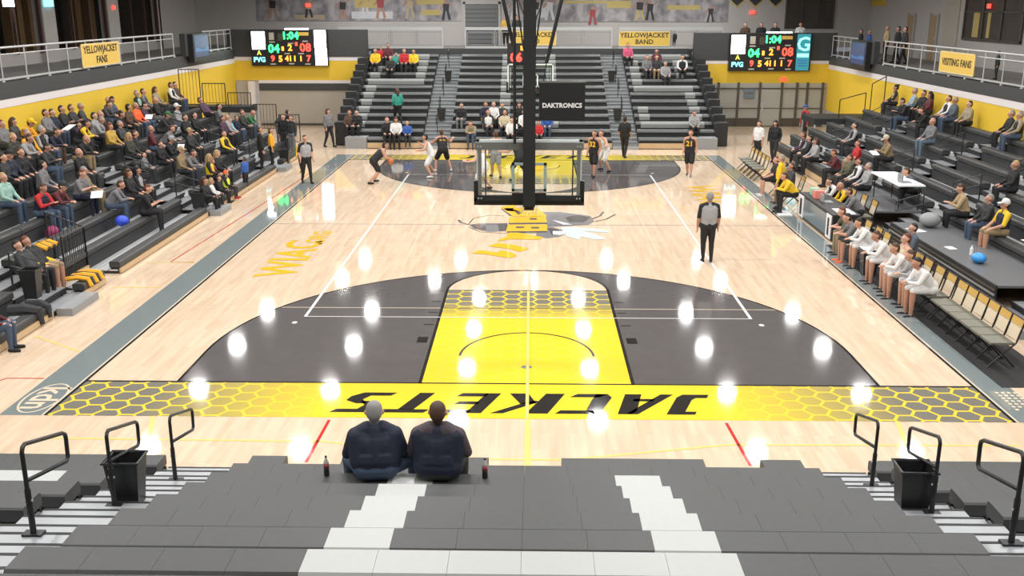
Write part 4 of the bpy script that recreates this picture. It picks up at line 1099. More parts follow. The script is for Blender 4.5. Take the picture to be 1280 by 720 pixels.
# ------------------------------------------------------------ scoreboards
def board(label, xa, xb, za, zb, yb, right=False):
    t = thing('scoreboard', label, 'scoreboard', ((xa+xb)/2, yb, za))
    MB().box(xa, xb, yb-.22, yb, za, zb).build('cabinet', 'cabinet_black', t)
    W_, H_ = xb-xa, zb-za; yf = yb-.225
    def pb(u0, u1, v0, v1, m, name, d=.012): return MB().box(xa+u0*W_, xa+u1*W_, yf-d, yf+.005, za+v0*H_, za+v1*H_).build(name, m, t)
    def tx(s, u, v, size, m, name='digits', sx=1.0): return text(name, s, size, (xa+u*W_, yf-.008, za+v*H_), (math.pi/2,0,0), m, t, sx=sx, ext=.008, off=.014)
    pb(.02, .19, .46, .95, 'led_white', 'advert_panel')
    tx('A', .105, .36, .30, 'led_yellow', 'lit_emblem'); tx('PVG', .105, .17, .34, 'led_cyan', 'lit_lettering')
    pb(.245, .31, .72, .92, 'sign_pale', 'crest'); pb(.36, .42, .70, .90, 'frame_bronze', 'crest')
    tx('1:04', .52, .83, .52, 'led_green'); pb(.63, .76, .84, .93, 'banner_yellow', 'name_plate')
    tx('04', .30, .47, .60, 'led_green'); tx('2', .51, .50, .46, 'led_orange'); pb(.40, .43, .42, .54, 'led_orange', 'lamp_dot'); pb(.58, .61, .56, .66, 'led_red', 'lamp_dot')
    tx('08', .71, .50, .60, 'led_red')
    tx('9', .28, .20, .42, 'led_red'); tx('5', .38, .19, .44, 'led_orange'); tx('41', .485, .20, .38, 'led_orange'); tx('1', .565, .20, .38, 'led_orange'); tx('1', .645, .20, .38, 'led_orange'); tx('7', .745, .20, .44, 'led_red')
    for (u, v) in ((.28, .05), (.52, .06), (.73, .05), (.28, .66), (.52, .62), (.71, .68), (.47, .34), (.65, .34)): pb(u-.035, u+.035, v-.015, v+.02, 'sign_pale', 'caption_strip')
    if not right:
        pb(.83, .98, .50, .98, 'led_white', 'advert_panel'); pb(.835, .985, .02, .48, 'led_white', 'advert_panel')
    else:
        pb(.82, .98, .02, .98, 'led_teal', 'advert_panel'); pb(.83, .97, .37, .47, 'led_cyan', 'lit_lettering', .02)
        tx('G', .90, .70, 1.0, 'led_cyan', 'lit_emblem'); 
        for v in (.13, .20, .27): pb(.84, .96, v, v+.03, 'led_blue_light', 'lit_lettering', .02)
    # floodlit hood above
    MB().box(xa+.45*W_, xa+.75*W_, yb-.2, yb+.02, zb, zb+.07).build('top_lamp', 'led_white', t)
sb = hit(312, 37, Y=FY-.25), hit(411, 84, Y=FY-.25)
board('scoreboard on the far wall, left of the far stand, white panel at its right', sb[0].x, sb[1].x, 3.16, 5.02, FY-.05)
sb = hit(913, 41, Y=FY-.25), hit(1012, 90, Y=FY-.25)
board('scoreboard on the far wall, right of the far stand, teal panel at its right', sb[0].x, sb[1].x, 2.92, 4.85, FY-.05, True)

# ------------------------------------------------------------ scorers table, mat, chairs
o = MB().box(8.08, 9.2, -12.82, -2.4, 0.0015, .010).build('floor_mat', 'mat_black'); tag(o, 'black floor mat under the near row of bench chairs', 'mat')
t = thing('scorers_table', 'black scorers table with white name placards on its lit front', 'table', (8.6, -.3, 0))
MB().box(8.30, 9.05, -2.05, 1.45, .72, .76).build('tabletop', 'seat_black', t)
MB().box(8.30, 8.36, -2.05, 1.45, .04, .72).build('front_panel', 'cabinet_black', t)
MB().box(8.36, 9.0, -2.05, -2.0, .04, .72).build('end_panel', 'cabinet_black', t); MB().box(8.36, 9.0, 1.40, 1.45, .04, .72).build('end_panel', 'cabinet_black', t)
MB().box(8.285, 8.30, -1.45, .85, .10, .68).build('display_face', 'glass_blue', t)
for (y0, y1) in ((-1.95, -1.5), (.9, 1.4)):
    MB().box(8.28, 8.30, y0, y1, .06, .71).build('placard', 'paper_white', t)
    MB().box(8.272, 8.28, y0+.15, y1-.15, .14, .62).build('placard_print', 'cabinet_black', t)
def item(name, label, cat, mb, m, group=None):
    o = mb.build(name, m); return tag(o, label, cat, group)
item('paper_sheet', 'white papers on the near end of the scorers table', 'paper', MB().box(8.5, 8.95, -1.95, -1.2, .761, .775), 'paper_white')
mat('cup_green', (.25,.6,.42), .5); mat('sign_coral', (.8,.25,.2), .5)
item('table_box', 'pale green box at the far end of the scorers table', 'box', MB().box(8.5, 8.72, .85, 1.1, .761, .96), 'cup_green')
item('table_box', 'coral red box beside the green box on the scorers table', 'box', MB().box(8.45, 8.72, .35, .65, .761, .98), 'sign_coral')
item('laptop', 'pale laptop open on the middle of the scorers table', 'laptop', MB().box(8.55, 8.8, -.35, .0, .761, .78).box(8.5, 8.53, -.35, .0, .78, .98), 'step_grey')
t = thing('folding_table', 'long white folding table in the right stand', 'table', (11.4, .9, 0))
a = hit(1093, 231, Z=1.30); c = hit(1128, 250, Z=1.30)
MB().box(10.55, 11.3, -.55, 1.9, 1.28, 1.32).build('tabletop', 'paper_white', t)
for y in (-.4, 1.75):
    for x in (10.65, 11.2): MB().tube([(x, y, .56), (x, y, 1.28)], .018, 6).build('leg', 'black_metal', t)
item('laptop', 'grey laptop on the white folding table in the right stand', 'laptop', MB().box(10.8, 11.05, -.2, .15, 1.321, 1.34).box(10.74, 10.78, -.2, .15, 1.33, 1.55), 'step_grey')

def make_chair():
    t = thing('folding_chair', '', 'chair')
    b = MB()   # faces +y
    b.box(-.22, .22, -.20, .22, .42, .46); b.build('seat', 'chair_seat', t, world=False)
    b = MB(); b.add([(-.19,-.235,.50),(.19,-.235,.50),(.19,-.29,.72),(-.19,-.29,.72),(-.19,-.26,.50),(.19,-.26,.50),(.19,-.315,.72),(-.19,-.315,.72)], [(0,1,2,3),(7,6,5,4),(0,4,5,1),(1,5,6,2),(2,6,7,3),(3,7,4,0)])
    b.build('backrest', 'chair_cream', t, world=False)
    b = MB(); b.add([(-.20,-.29,.74),(.20,-.29,.74),(.20,-.325,.87),(-.20,-.325,.87),(-.20,-.315,.74),(.20,-.315,.74),(.20,-.35,.87),(-.20,-.35,.87)], [(0,1,2,3),(7,6,5,4),(0,4,5,1),(1,5,6,2),(2,6,7,3),(3,7,4,0)])
    b.build('top_pad', 'chair_gold', t, world=False)
    for s in (-1, 1):
        MB().tube([(s*.235,.24,.0),(s*.235,-.22,.46),(s*.235,-.335,.88)], .016, 6).build('leg', 'black_metal', t, world=False)
        MB().tube([(s*.215,-.26,.0),(s*.215,.18,.43)], .016, 6).build('leg', 'black_metal', t, world=False)
    MB().tube([(-.235,-.335,.88),(.235,-.335,.88)], .016, 6).build('top_bar', 'black_metal', t, world=False)
    MB().tube([(-.215,-.17,.1),(.215,-.17,.1)], .012, 6).build('stretcher', 'black_metal', t, world=False)
    return t
def copy_tree(o, parent=None):
    c = o.copy(); COL.objects.link(c); c.parent = parent
    for ch in list(o.children): copy_tree(ch, c)
    return c
chair0 = make_chair(); first = [True]
def chair(x, y, rz, label, group, z=0):
    c = chair0 if first[0] else copy_tree(chair0)
    first[0] = False
    c.location = (x, y, z); c.rotation_euler = (0, 0, rz); c['label'] = label; c['group'] = group
    return c
CH = []
ordn = ['first', 'second', 'third', 'fourth', 'fifth', 'sixth', 'seventh', 'eighth', 'ninth', 'tenth', 'eleventh', 'twelfth']
for i in range(6):
    y = -9.25 - i*.47
    chair(8.50, y, math.pi/2, f'empty black folding chair with cream back, {ordn[i]} from the white-shirted bench players', 'empty bench chairs near the foreground')
for i in range(5):
    y = 8.0 + i*.62
    chair(8.5, y, math.pi/2, f'empty black folding chair of the far bench, {ordn[i]} from the seated dark player', 'empty bench chairs at the far end')

# ------------------------------------------------------------ people
REG = ['skin', 'hair', 'top', 'sleeve', 'forearm', 'trousers', 'shin', 'shoe', 'eye']
RI = {n: i for i, n in enumerate(REG)}
def cap_mesh(a, ra, b, rb, n=12):
    a, b = np.array(a, float), np.array(b, float); d = b-a; L = np.linalg.norm(d)
    if L < 1e-6: d = np.array([0,0,1.]); L = 1e-6
    d = d/L; up = np.array([0,0,1.]) if abs(d[2]) < .9 else np.array([1.,0,0])
    s = np.cross(d, up); s /= np.linalg.norm(s); u = np.cross(s, d)
    rings = []
    for k in range(1, 5): t = math.pi/2*(1-k/4); rings.append((a - d*ra*math.sin(t), ra*math.cos(t)))
    for k in range(0, 4): t = math.pi/2*(k/4); rings.append((b + d*rb*math.sin(t), rb*math.cos(t)))
    vs = [a-d*ra]
    for (c, r) in rings:
        for j in range(n): th = 2*math.pi*j/n; vs.append(c+(s*math.cos(th)+u*math.sin(th))*r)
    vs.append(b+d*rb); fs = []
    for j in range(n): fs.append((0, 1+(j+1) % n, 1+j))
    for i in range(len(rings)-1):
        o = 1+i*n
        for j in range(n): j2 = (j+1) % n; fs.append((o+j, o+j2, o+n+j2, o+n+j))
    o = 1+(len(rings)-1)*n; e = len(vs)-1
    for j in range(n): fs.append((o+j, o+(j+1) % n, e))
    return vs, fs
def sdf(P, a, ra, b, rb):
    a, b = np.array(a, float), np.array(b, float); d = b-a; L2 = max(1e-9, d@d)
    t = np.clip(((P-a)@d)/L2, 0, 1); q = a+t[:, None]*d
    return np.linalg.norm(P-q, axis=1)-(ra+(rb-ra)*t)

def lerp(a, b, t): return tuple(a[i]+(b[i]-a[i])*t for i in range(3))
def vadd(a, *bs):
    r = list(a)
    for b in bs:
        for i in range(3): r[i] += b[i]
    return tuple(r)
POSE_HEAD = {}
def build_pose(name, J, g=1.12, hs=1.0, shoulders=1.0, voxel=.0135, arm_g=1.0):
    """one continuous body surface for a pose; J holds the joints"""
    pr = []; hp, hn = J['head'], J.get('pitch', 0.0)
    def c(a, ra, b, rb, reg):
        if hs != 1.0 and reg in ('hair', 'skin', 'eye') and a[2] > hp[2]-.12: ra, rb = ra*hs, rb*hs
        pr.append((a, ra, b, rb, RI[reg]))
    yaw = J.get('turn', 0.0)
    def HT(x, y, z):
        x, y, z = x*hs, y*hs, z*hs
        y2, z2 = y*math.cos(hn)+z*math.sin(hn), -y*math.sin(hn)+z*math.cos(hn)
        x3, y3 = x*math.cos(yaw)-y2*math.sin(yaw), x*math.sin(yaw)+y2*math.cos(yaw)
        return (hp[0]+x3, hp[1]+y3, hp[2]+z2)
    POSE_HEAD[name] = (hp, hn, yaw)
    pel, mid, chest, neck = J['pelvis'], J['mid'], J['chest'], J['neck']
    hw = .085*g
    c(vadd(pel, (-hw,0,0)), .115*g, vadd(pel, (hw,0,0)), .115*g, 'trousers')
    c(vadd(pel, (-.06*g,0,.07)), .115*g, vadd(mid, (-.05*g,.02*(g-1)*5,0)), .118*g, 'top')
    c(vadd(pel, (.06*g,0,.07)), .115*g, vadd(mid, (.05*g,.02*(g-1)*5,0)), .118*g, 'top')
    c(vadd(mid, (-.055*g,0,0)), .118*g, vadd(chest, (-.075*g,0,0)), .112*g, 'top')
    c(vadd(mid, (.055*g,0,0)), .118*g, vadd(chest, (.075*g,0,0)), .112*g, 'top')
    shL, shR = J['sh']
    c(vadd(mid, (0,-.012*g,0)), .120*g, vadd(chest, (0,-.006*g,0)), .112*g, 'top'); c(vadd(chest, (0,-.006,0)), .110*g, vadd(neck, (0,-.01,-.07)), .080*g, 'top')
    for q in (shL, shR): c(vadd(lerp(q, chest, .45), (0,-.01,0)), .095*g, lerp(q, neck, .45), .070*shoulders, 'top')
    if J.get('baggy'):
        for i in (0, 1): c(vadd(J['hip'][i], (0,0,.0)), .115, lerp(J['hip'][i], J['kn'][i], .82), .105, 'trousers')
    if g > 1.2:
        if J.get('longtop'): c(vadd(pel, (-.10*g,0,.03)), .122*g, vadd(pel, (.10*g,0,.03)), .122*g, 'top')
        c(vadd(mid, (-.075*g,-.01,0)), .125*g, vadd(mid, (.075*g,-.01,0)), .125*g, 'top')
        for s_, q in ((-1, shL), (1, shR)): c(vadd(q, (-s_*.03,-.01,-.02)), .085*g, vadd(mid, (s_*.11*g,-.01,-.02)), .11*g, 'top')
    c(lerp(shL, neck, .1), .068*shoulders, lerp(shL, neck, .62), .072*shoulders, 'sleeve'); c(lerp(shR, neck, .1), .068*shoulders, lerp(shR, neck, .62), .072*shoulders, 'sleeve')
    c(vadd(neck, (0,0,-.05)), .085*g, vadd(neck, (0,0,-.01)), .062, 'top')
    c(neck, .055, HT(0,-.015,-.05), .052, 'skin')
    # head: skull, jaw, cheek, nose, ears, brow, hair
    c(HT(0,-.012,.035), .088, HT(0,-.028,.03), .089, 'skin')
    c(HT(0,.030,-.050), .052, HT(0,.018,.02), .072, 'skin')
    c(HT(0,.030,-.085), .026, HT(0,.020,-.05), .045, 'skin')
    c(HT(0,.088,.012), .010, HT(0,.104,-.018), .015, 'skin')
    c(HT(-.030,.070,.040), .014, HT(.030,.070,.040), .014, 'skin')
    c(HT(-.020,.083,-.052), .009, HT(.020,.083,-.052), .009, 'skin')
    for s in (-1, 1):
        c(HT(s*.088,-.01,-.005), .014, HT(s*.090,-.016,.022), .017, 'skin')
        c(HT(s*.031,.082,.012), .0085, HT(s*.031,.083,.012), .0085, 'eye')
    c(HT(0,-.032,.062), .086, HT(0,-.045,.020), .086, 'hair')
    c(HT(0,-.060,.0), .070, HT(0,-.050,-.045), .055, 'hair')
    c(HT(0,.000,.098), .044, HT(0,-.03,.082), .068, 'hair')
    for s, sh, el, wr, hd in ((-1, shL, J['el'][0], J['wr'][0], J['hand'][0]), (1, shR, J['el'][1], J['wr'][1], J['hand'][1])):
        ag = arm_g*(1+(g-1)*.7)
        c(sh, .066*ag, lerp(sh, el, .55), .056*ag, 'sleeve'); c(lerp(sh, el, .5), .057*ag, el, .047*ag, 'sleeve')
        c(el, .045*ag, wr, .031*(1+(ag-1)*.5), 'forearm')
        d = Vector(hd).normalized(); n_ = Vector(J['palm'][0 if s < 0 else 1]).normalized(); sd = d.cross(n_).normalized()
        W_ = Vector(wr)
        c(tuple(W_+d*.015-sd*.012), .022, tuple(W_+d*.085-sd*.020), .019, 'skin'); c(tuple(W_+d*.015+sd*.012), .022, tuple(W_+d*.085+sd*.020), .019, 'skin')
        for k, (off, ln) in enumerate(((-.032,.055),(-.011,.072),(.011,.078),(.032,.068))):
            b0 = W_+d*.092+sd*off; b1 = b0+d*ln*.55-n_*.010+sd*off*.15; b2 = b1+(d*.7-n_*.7)*ln*.45
            c(tuple(b0), .0098, tuple(b1), .0092, 'skin'); c(tuple(b1), .0092, tuple(b2), .008, 'skin')
        ts = -1 if J.get('thumb_in', True) else 1
        tside = sd*(-s if s else 1)
        t0 = W_+d*.030+tside*.022; t1 = t0+tside*.032+d*.030; t2 = t1+d*.030+tside*.004
        c(tuple(t0), .013, tuple(t1), .0115, 'skin'); c(tuple(t1), .0115, tuple(t2), .009, 'skin')
    for i in (0, 1):
        h, k, a, to = J['hip'][i], J['kn'][i], J['an'][i], J['toe'][i]
        lg = 1+(g-1)*.8
        c(h, .095*lg, lerp(h, k, .6), .080*lg, 'trousers'); c(lerp(h, k, .5), .083*lg, k, .063*lg, 'trousers')
        c(lerp(k, a, .06), .060*lg, lerp(k, a, .35), .058*lg, 'shin'); c(lerp(k, a, .3), .058*lg, a, .040, 'shin')
        A = Vector(a); T = Vector(to); heel = A + (A-T).normalized()*.03; heel.z = T.z+.005
        c(tuple(A+Vector((0,0,-.01))), .040, tuple(heel), .038, 'shoe'); c(tuple(heel), .038, to, .036, 'shoe')
        c(lerp(tuple(heel), to, .5), .042, to, .036, 'shoe')
    mb = MB()
    for (a, ra, b, rb, r) in pr:
        v, f = cap_mesh(a, ra, b, rb); mb.add(v, f)
    me = bpy.data.meshes.new('tmp'); me.from_pydata([tuple(p) for p in mb.v], [], mb.f)
    ob = bpy.data.objects.new('tmp', me); COL.objects.link(ob)
    m = ob.modifiers.new('r', 'REMESH'); m.mode = 'VOXEL'; m.voxel_size = voxel; m.use_smooth_shade = True
    s = ob.modifiers.new('s', 'SMOOTH'); s.factor = .5; s.iterations = 12 if g > 1.2 else 3
    dg = bpy.context.evaluated_depsgraph_get(); dg.update()
    out = bpy.data.meshes.new_from_object(ob.evaluated_get(dg)); out.name = 'body_'+name
    bpy.data.objects.remove(ob); bpy.data.meshes.remove(me)
    n = len(out.polygons); cen = np.empty(n*3); out.polygons.foreach_get('center', cen); cen = cen.reshape(-1, 3)
    best = np.full(n, 1e9); idx = np.zeros(n, int)
    for (a, ra, b, rb, r) in pr:
        d = sdf(cen, a, ra, b, rb)
        u = d < best; best[u] = d[u]; idx[u] = r
    out.materials.clear()
    for q in REG: out.materials.append(None)
    out.polygons.foreach_set('material_index', idx.astype(np.int32))
    out.polygons.foreach_set('use_smooth', [True]*n)
    out.update(); return out

FWD, DN = (0, 1, -.15), (0, 0, 1)
def seated(foot=-.43, kz=.10, kx=.11, ky=.42, lean=0.0, g=1.0, **k):
    """joints of a sitting figure; origin on the seat surface"""
    s = math.sin(lean); c_ = math.cos(lean)
    def up(h, y=0): return (0, y*c_+h*s, .10*g+h*c_-y*s*.0)
    w_ = .18*(1+(g-1)*.45)
    sh = up(.43)
    J = dict(pelvis=(0,0,.115*g), mid=up(.17), chest=up(.33), neck=up(.49), head=vadd(up(.64), (0,.02,0)),
        sh=((-w_, sh[1], sh[2]), (w_, sh[1], sh[2])), hip=((-.085*g,.02,.10*g),(.085*g,.02,.10*g)),
        kn=((-kx,ky,kz),(kx,ky,kz)), an=((-kx,ky+.0,foot),(kx,ky+.0,foot)), toe=((-kx-.02,ky+.15,foot-.035),(kx+.02,ky+.15,foot-.035)),
        hand=(FWD, FWD), palm=(DN, DN))
    J.update(k); return J
def arms(J, el, wr, hand=None, palm=None):
    J['el'] = ((-el[0], el[1], el[2]), el); J['wr'] = ((-wr[0], wr[1], wr[2]), wr)
    if hand: J['hand'] = ((-hand[0], hand[1], hand[2]), hand)
    if palm: J['palm'] = ((-palm[0], palm[1], palm[2]), palm)
    return J
POSES = {}
def P(name, J, **k): POSES[name] = build_pose(name, J, **k)
P('sit', arms(seated(), (.235,.10,.30), (.13,.30,.20), (-.2,1,-.25)))
P('sit_lean', arms(seated(lean=.55, pitch=.25), (.19,.36,.26), (.05,.52,.27), (-.5,.8,0)))
P('sit_phone', arms(seated(lean=.22, pitch=.45), (.22,.22,.30), (.08,.38,.36), (-.3,.8,.3)))
P('sit_cross', arms(seated(lean=-.06, kx=.13), (.24,.10,.29), (-.02,.20,.33), (-1,.25,.1), (0,-1,.3)))
P('sit_low', arms(seated(foot=-.24, kz=.22, ky=.38), (.23,.10,.30), (.13,.30,.27), (-.2,1,-.1)))
P('sit_back', arms(seated(lean=-.5, ky=.40, kz=.13), (.26,-.02,.22), (.15,.24,.20), (-.2,1,-.1)))
P('sit_turn', arms(seated(turn=.7, lean=.1), (.235,.12,.29), (.14,.31,.20), (-.2,1,-.25)))
def standing(kn=.0, step=.0, lean=0.0, **k):
    w_ = .185; 
    J = dict(pelvis=(0,0,.93), mid=(0,.0+lean*.15,1.12), chest=(0,lean*.33,1.29), neck=(0,lean*.46,1.46), head=(0,.02+lean*.55,1.61-abs(lean)*.06),
        sh=((-w_,lean*.40,1.40),(w_,lean*.40,1.40)), hip=((-.09,0,.90),(.09,0,.90)), kn=((-.10,.02+step*.5,.50),(.10,.02-step*.5+abs(step)*.2,.50)),
        an=((-.10,-.02+step,.09),(.10,-.03-step,.09)), toe=((-.12,.12+step,.045),(.12,.11-step,.045)), hand=((0,.1,-1),(0,.1,-1)), palm=((1,0,0),(-1,0,0)))
    J.update(k); return J
P('stand', arms(standing(), (.245,-.01,1.14), (.25,.06,.89)))
P('stand_cross', arms(standing(), (.25,.06,1.15), (.02,.20,1.19), (-1,.25,.1), (0,-1,.3)))
P('walk', dict(arms(standing(step=.20), (.25,-.04,1.14), (.24,.10,.92))))
P('bend', dict(arms(standing(lean=.9, neck=(0,.42,1.30), head=(0,.56,1.38), chest=(0,.30,1.22), mid=(0,.14,1.08)), (.26,.48,1.06), (.20,.66,1.0), (0,1,0)), sh=((-.185,.36,1.26),(.185,.36,1.26))))
P('dribble', dict(baggy=True, pelvis=(0,0,.78), mid=(0,.12,.95), chest=(0,.27,1.08), neck=(0,.38,1.20), head=(0,.47,1.33), pitch=.1,
    sh=((-.185,.32,1.17),(.185,.32,1.17)), el=((-.27,.30,.92),(.26,.38,.95)), wr=((-.20,.50,.95),(.20,.60,.86)), hand=((.2,.8,0),(0,.6,-.8)), palm=((1,0,0),(0,.5,1)),
    hip=((-.09,0,.76),(.09,0,.76)), kn=((-.16,.24,.46),(.14,.14,.44)), an=((-.20,.08,.09),(.20,-.26,.10)), toe=((-.22,.23,.045),(.24,-.12,.045))))
P('walk_b', dict(arms(standing(step=.20), (.25,-.04,1.14), (.24,.10,.92)), baggy=True))
P('guard', dict(baggy=True, pelvis=(0,0,.82), mid=(0,.06,1.0), chest=(0,.14,1.16), neck=(0,.20,1.32), head=(0,.24,1.47),
    sh=((-.185,.17,1.26),(.185,.17,1.26)), el=((-.36,.24,1.08),(.36,.26,1.10)), wr=((-.52,.42,1.06),(.50,.44,1.20)), hand=((-.5,.7,.3),(.5,.7,.4)), palm=((0,-1,.3),(0,-1,.3)),
    hip=((-.10,0,.80),(.10,0,.80)), kn=((-.22,.20,.47),(.22,.16,.46)), an=((-.30,.0,.09),(.30,-.10,.09)), toe=((-.34,.15,.045),(.34,.05,.045))))
P('man_heavy', dict(arms(seated(foot=-.42, kx=.30, ky=.36, kz=.12, g=1.42, lean=.12), (.335,.10,.30), (.22,.32,.20), (-.4,1,-.2)),
    head=(0,.115,.80), neck=(0,.085,.66), sh=((-.235,.07,.545),(.235,.07,.545)), chest=(0,.05,.44), mid=(0,.02,.27), kn=((-.34,.33,.12),(.47,.25,.15)), an=((-.30,.34,-.42),(.40,.42,-.42)), toe=((-.34,.49,-.455),(.46,.56,-.455))), g=1.42, hs=1.16, shoulders=1.35, voxel=.009, arm_g=1.12)
P('man_heavy_b', dict(arms(seated(foot=-.42, kx=.24, ky=.40, kz=.12, g=1.40, lean=.1), (.33,.10,.32), (.27,.34,.22), (.1,1,-.2)),
    head=(0,.075,.815), neck=(0,.06,.665), sh=((-.235,.05,.56),(.235,.05,.56)), chest=(0,.04,.45), mid=(0,.02,.27), longtop=True), hs=1.16, g=1.38, shoulders=1.4, voxel=.009, arm_g=1.15)

# hair and headgear, modelled round the head centre
def hairmesh(kind):
    b = MB()
    def c(a, ra, bb, rb): v, f = cap_mesh(a, ra, bb, rb, 10); b.add(v, f)
    mats = ['skin']
    if kind == 'long':
        c((0,-.02,.070), .092, (0,-.05,.02), .096); c((0,-.085,.0), .078, (0,-.11,-.17), .060)
        c((-.075,-.02,.02), .035, (-.085,-.02,-.14), .026); c((.075,-.02,.02), .035, (.085,-.02,-.14), .026)
    elif kind == 'bun':
        c((0,-.02,.070), .092, (0,-.05,.02), .094); c((0,-.10,.12), .045, (0,-.12,.12), .045)
    elif kind == 'pony':
        c((0,-.02,.070), .092, (0,-.05,.02), .094); c((0,-.13,.06), .030, (0,-.17,-.10), .022)
    elif kind == 'beanie':
        c((0,-.02,.075), .098, (0,-.03,.055), .100); c((0,-.01,.165), .03, (0,-.01,.18), .02)
    elif kind == 'cap':
        c((0,-.02,.078), .096, (0,-.03,.065), .098); b.add(*cap_mesh((-.03,.10,.068), .018, (-.03,.16,.055), .008, 8)); 
        b.add([(-.075,.05,.075),(.075,.05,.075),(.06,.165,.058),(-.06,.165,.058),(-.075,.05,.060),(.075,.05,.060),(.06,.165,.046),(-.06,.165,.046)], [(0,1,2,3),(7,6,5,4),(0,4,5,1),(1,5,6,2),(2,6,7,3),(3,7,4,0)])
    me = bpy.data.meshes.new('hair_'+kind); me.from_pydata([tuple(p) for p in b.v], [], b.f)
    me.polygons.foreach_set('use_smooth', [True]*len(b.f)); me.materials.append(None); me.update()
    return me
HAIR = {k: hairmesh(k) for k in ('long', 'bun', 'pony', 'beanie', 'cap')}

CL = {'black': (.012,.012,.014), 'dark grey': (.045,.045,.05), 'charcoal': (.028,.03,.033), 'grey': (.17,.17,.18), 'light grey': (.33,.33,.34), 'white': (.70,.70,.70),
 'dusk': (.075,.058,.068), 'navy': (.011,.015,.036), 'blue': (.03,.10,.36), 'denim': (.055,.085,.14), 'light denim': (.12,.17,.23), 'teal': (.04,.30,.24), 'mint': (.28,.46,.40), 'red': (.48,.02,.025),
 'maroon': (.10,.018,.025), 'orange': (.85,.13,.03), 'amber': (.85,.38,.02), 'yellow': (.80,.52,.02), 'mustard': (.50,.32,.06), 'khaki': (.26,.19,.10), 'tan': (.40,.29,.16), 'cream': (.55,.48,.34),
 'brown': (.09,.05,.03), 'olive': (.10,.10,.06), 'green': (.04,.16,.06), 'pink': (.50,.08,.16), 'plum': (.07,.03,.06), 'slate': (.08,.10,.13), 'light blue': (.18,.45,.60), 'neon': (.75,.90,.05), 'dark olive': (.035,.04,.03), 'buff': (.30,.25,.17)}
HC = {'black': (.010,.009,.009), 'dark': (.022,.015,.012), 'brown': (.07,.035,.018), 'auburn': (.13,.04,.02), 'blond': (.38,.26,.12), 'grey': (.25,.24,.23), 'white': (.55,.54,.52), 'bald': None}
SK = [(.50,.27,.19), (.56,.32,.23), (.44,.23,.16), (.52,.28,.18)]
def cm(c): return mat('cloth_'+c.replace(' ', '_'), CL[c], .75)
def hm(c): return mat('hair_'+c, HC[c], .6)
for i, c in enumerate(SK): mat(f'skin_{i}', c, .5)
mat('eye_dark', (.05,.035,.028), .3)
PEOPLE = []
cap_cols = {'white cap': 'white', 'black cap': 'black', 'yellow cap': 'yellow', 'green cap': 'green', 'tan cap': 'tan', 'cream cap': 'cream', 'blue cap': 'blue', 'dark cap': 'charcoal', 'light cap': 'light grey', 'orange beanie': 'orange', 'pale beanie': 'light grey'}
pcount = [0]
def person(pose, loc, rz, top, legs, hair='dark', style='', sleeve=None, forearm=None, shin=None, shoe='black', scale=1.0, label=None, group=None, kind='person', extra=''):
    i = pcount[0]; pcount[0] += 1
    me = POSES[pose]
    o = bpy.data.objects.new('person', me); COL.objects.link(o)
    o.location = loc; o.rotation_euler = (0, 0, rz); o.scale = (scale,)*3
    sk = MATS[f'skin_{(i*7) % 4}']
    sm = lambda c: sk if c == 'skin' else cm(c)
    hat = hair if hair in cap_cols else None
    hcol = 'dark' if hat else hair
    ms = {'skin': sk, 'hair': sk if HC.get(hcol) is None else hm(hcol), 'top': cm(top), 'sleeve': sm(sleeve or top), 'forearm': sm(forearm or sleeve or top),
          'trousers': cm(legs), 'shin': sm(shin or legs), 'shoe': cm(shoe), 'eye': MATS['eye_dark']}
    for k, sl in enumerate(o.material_slots):
        sl.link = 'OBJECT'; sl.material = ms[REG[k]]
    hp, hn, yaw = POSE_HEAD[pose]
    st = ('beanie' if 'beanie' in hat else 'cap') if hat else style
    if st:
        h = bpy.data.objects.new('cap' if st == 'cap' else ('beanie' if st == 'beanie' else 'hair'), HAIR[st]); COL.objects.link(h); h.parent = o
        h.location = hp; h.rotation_euler = (-hn, 0, yaw)
        sl = h.material_slots[0]; sl.link = 'OBJECT'; sl.material = cm(cap_cols[hat]) if hat else hm(hcol if HC.get(hcol) else 'grey')
    o['category'] = 'person'
    if group: o['group'] = group
    if label: o['label'] = label
    return o
GAR = {'slate': 'slate', 'denim': 'blue jeans', 'light denim': 'pale jeans'}
def legname(l, shin=None):
    n = {'denim': 'jeans', 'light denim': 'pale jeans'}.get(l, l+(' shorts' if shin == 'skin' else ' trousers')); return n
def hairname(h, style=''):
    if h in cap_cols: return 'wearing '+('an ' if h[0] in 'aeo' else 'a ')+h
    if h == 'bald': return 'with a bald head'
    if style in ('long', 'pony', 'bun'): return f'with {h} {"long hair" if style == "long" else ("ponytail" if style == "pony" else "hair bun")}'
    return f'with {h} hair'
def labhair(h, style=''):
    if h in cap_cols: return None
    if h == 'bald': return 'bald'
    return {'long': 'long '+h+'-haired', 'pony': 'ponytailed', 'bun': h+'-bunned'}.get(style, h+'-haired')
rown = ['floor-level', 'first', 'second', 'third', 'fourth', 'fifth', 'sixth', 'seventh', 'top']
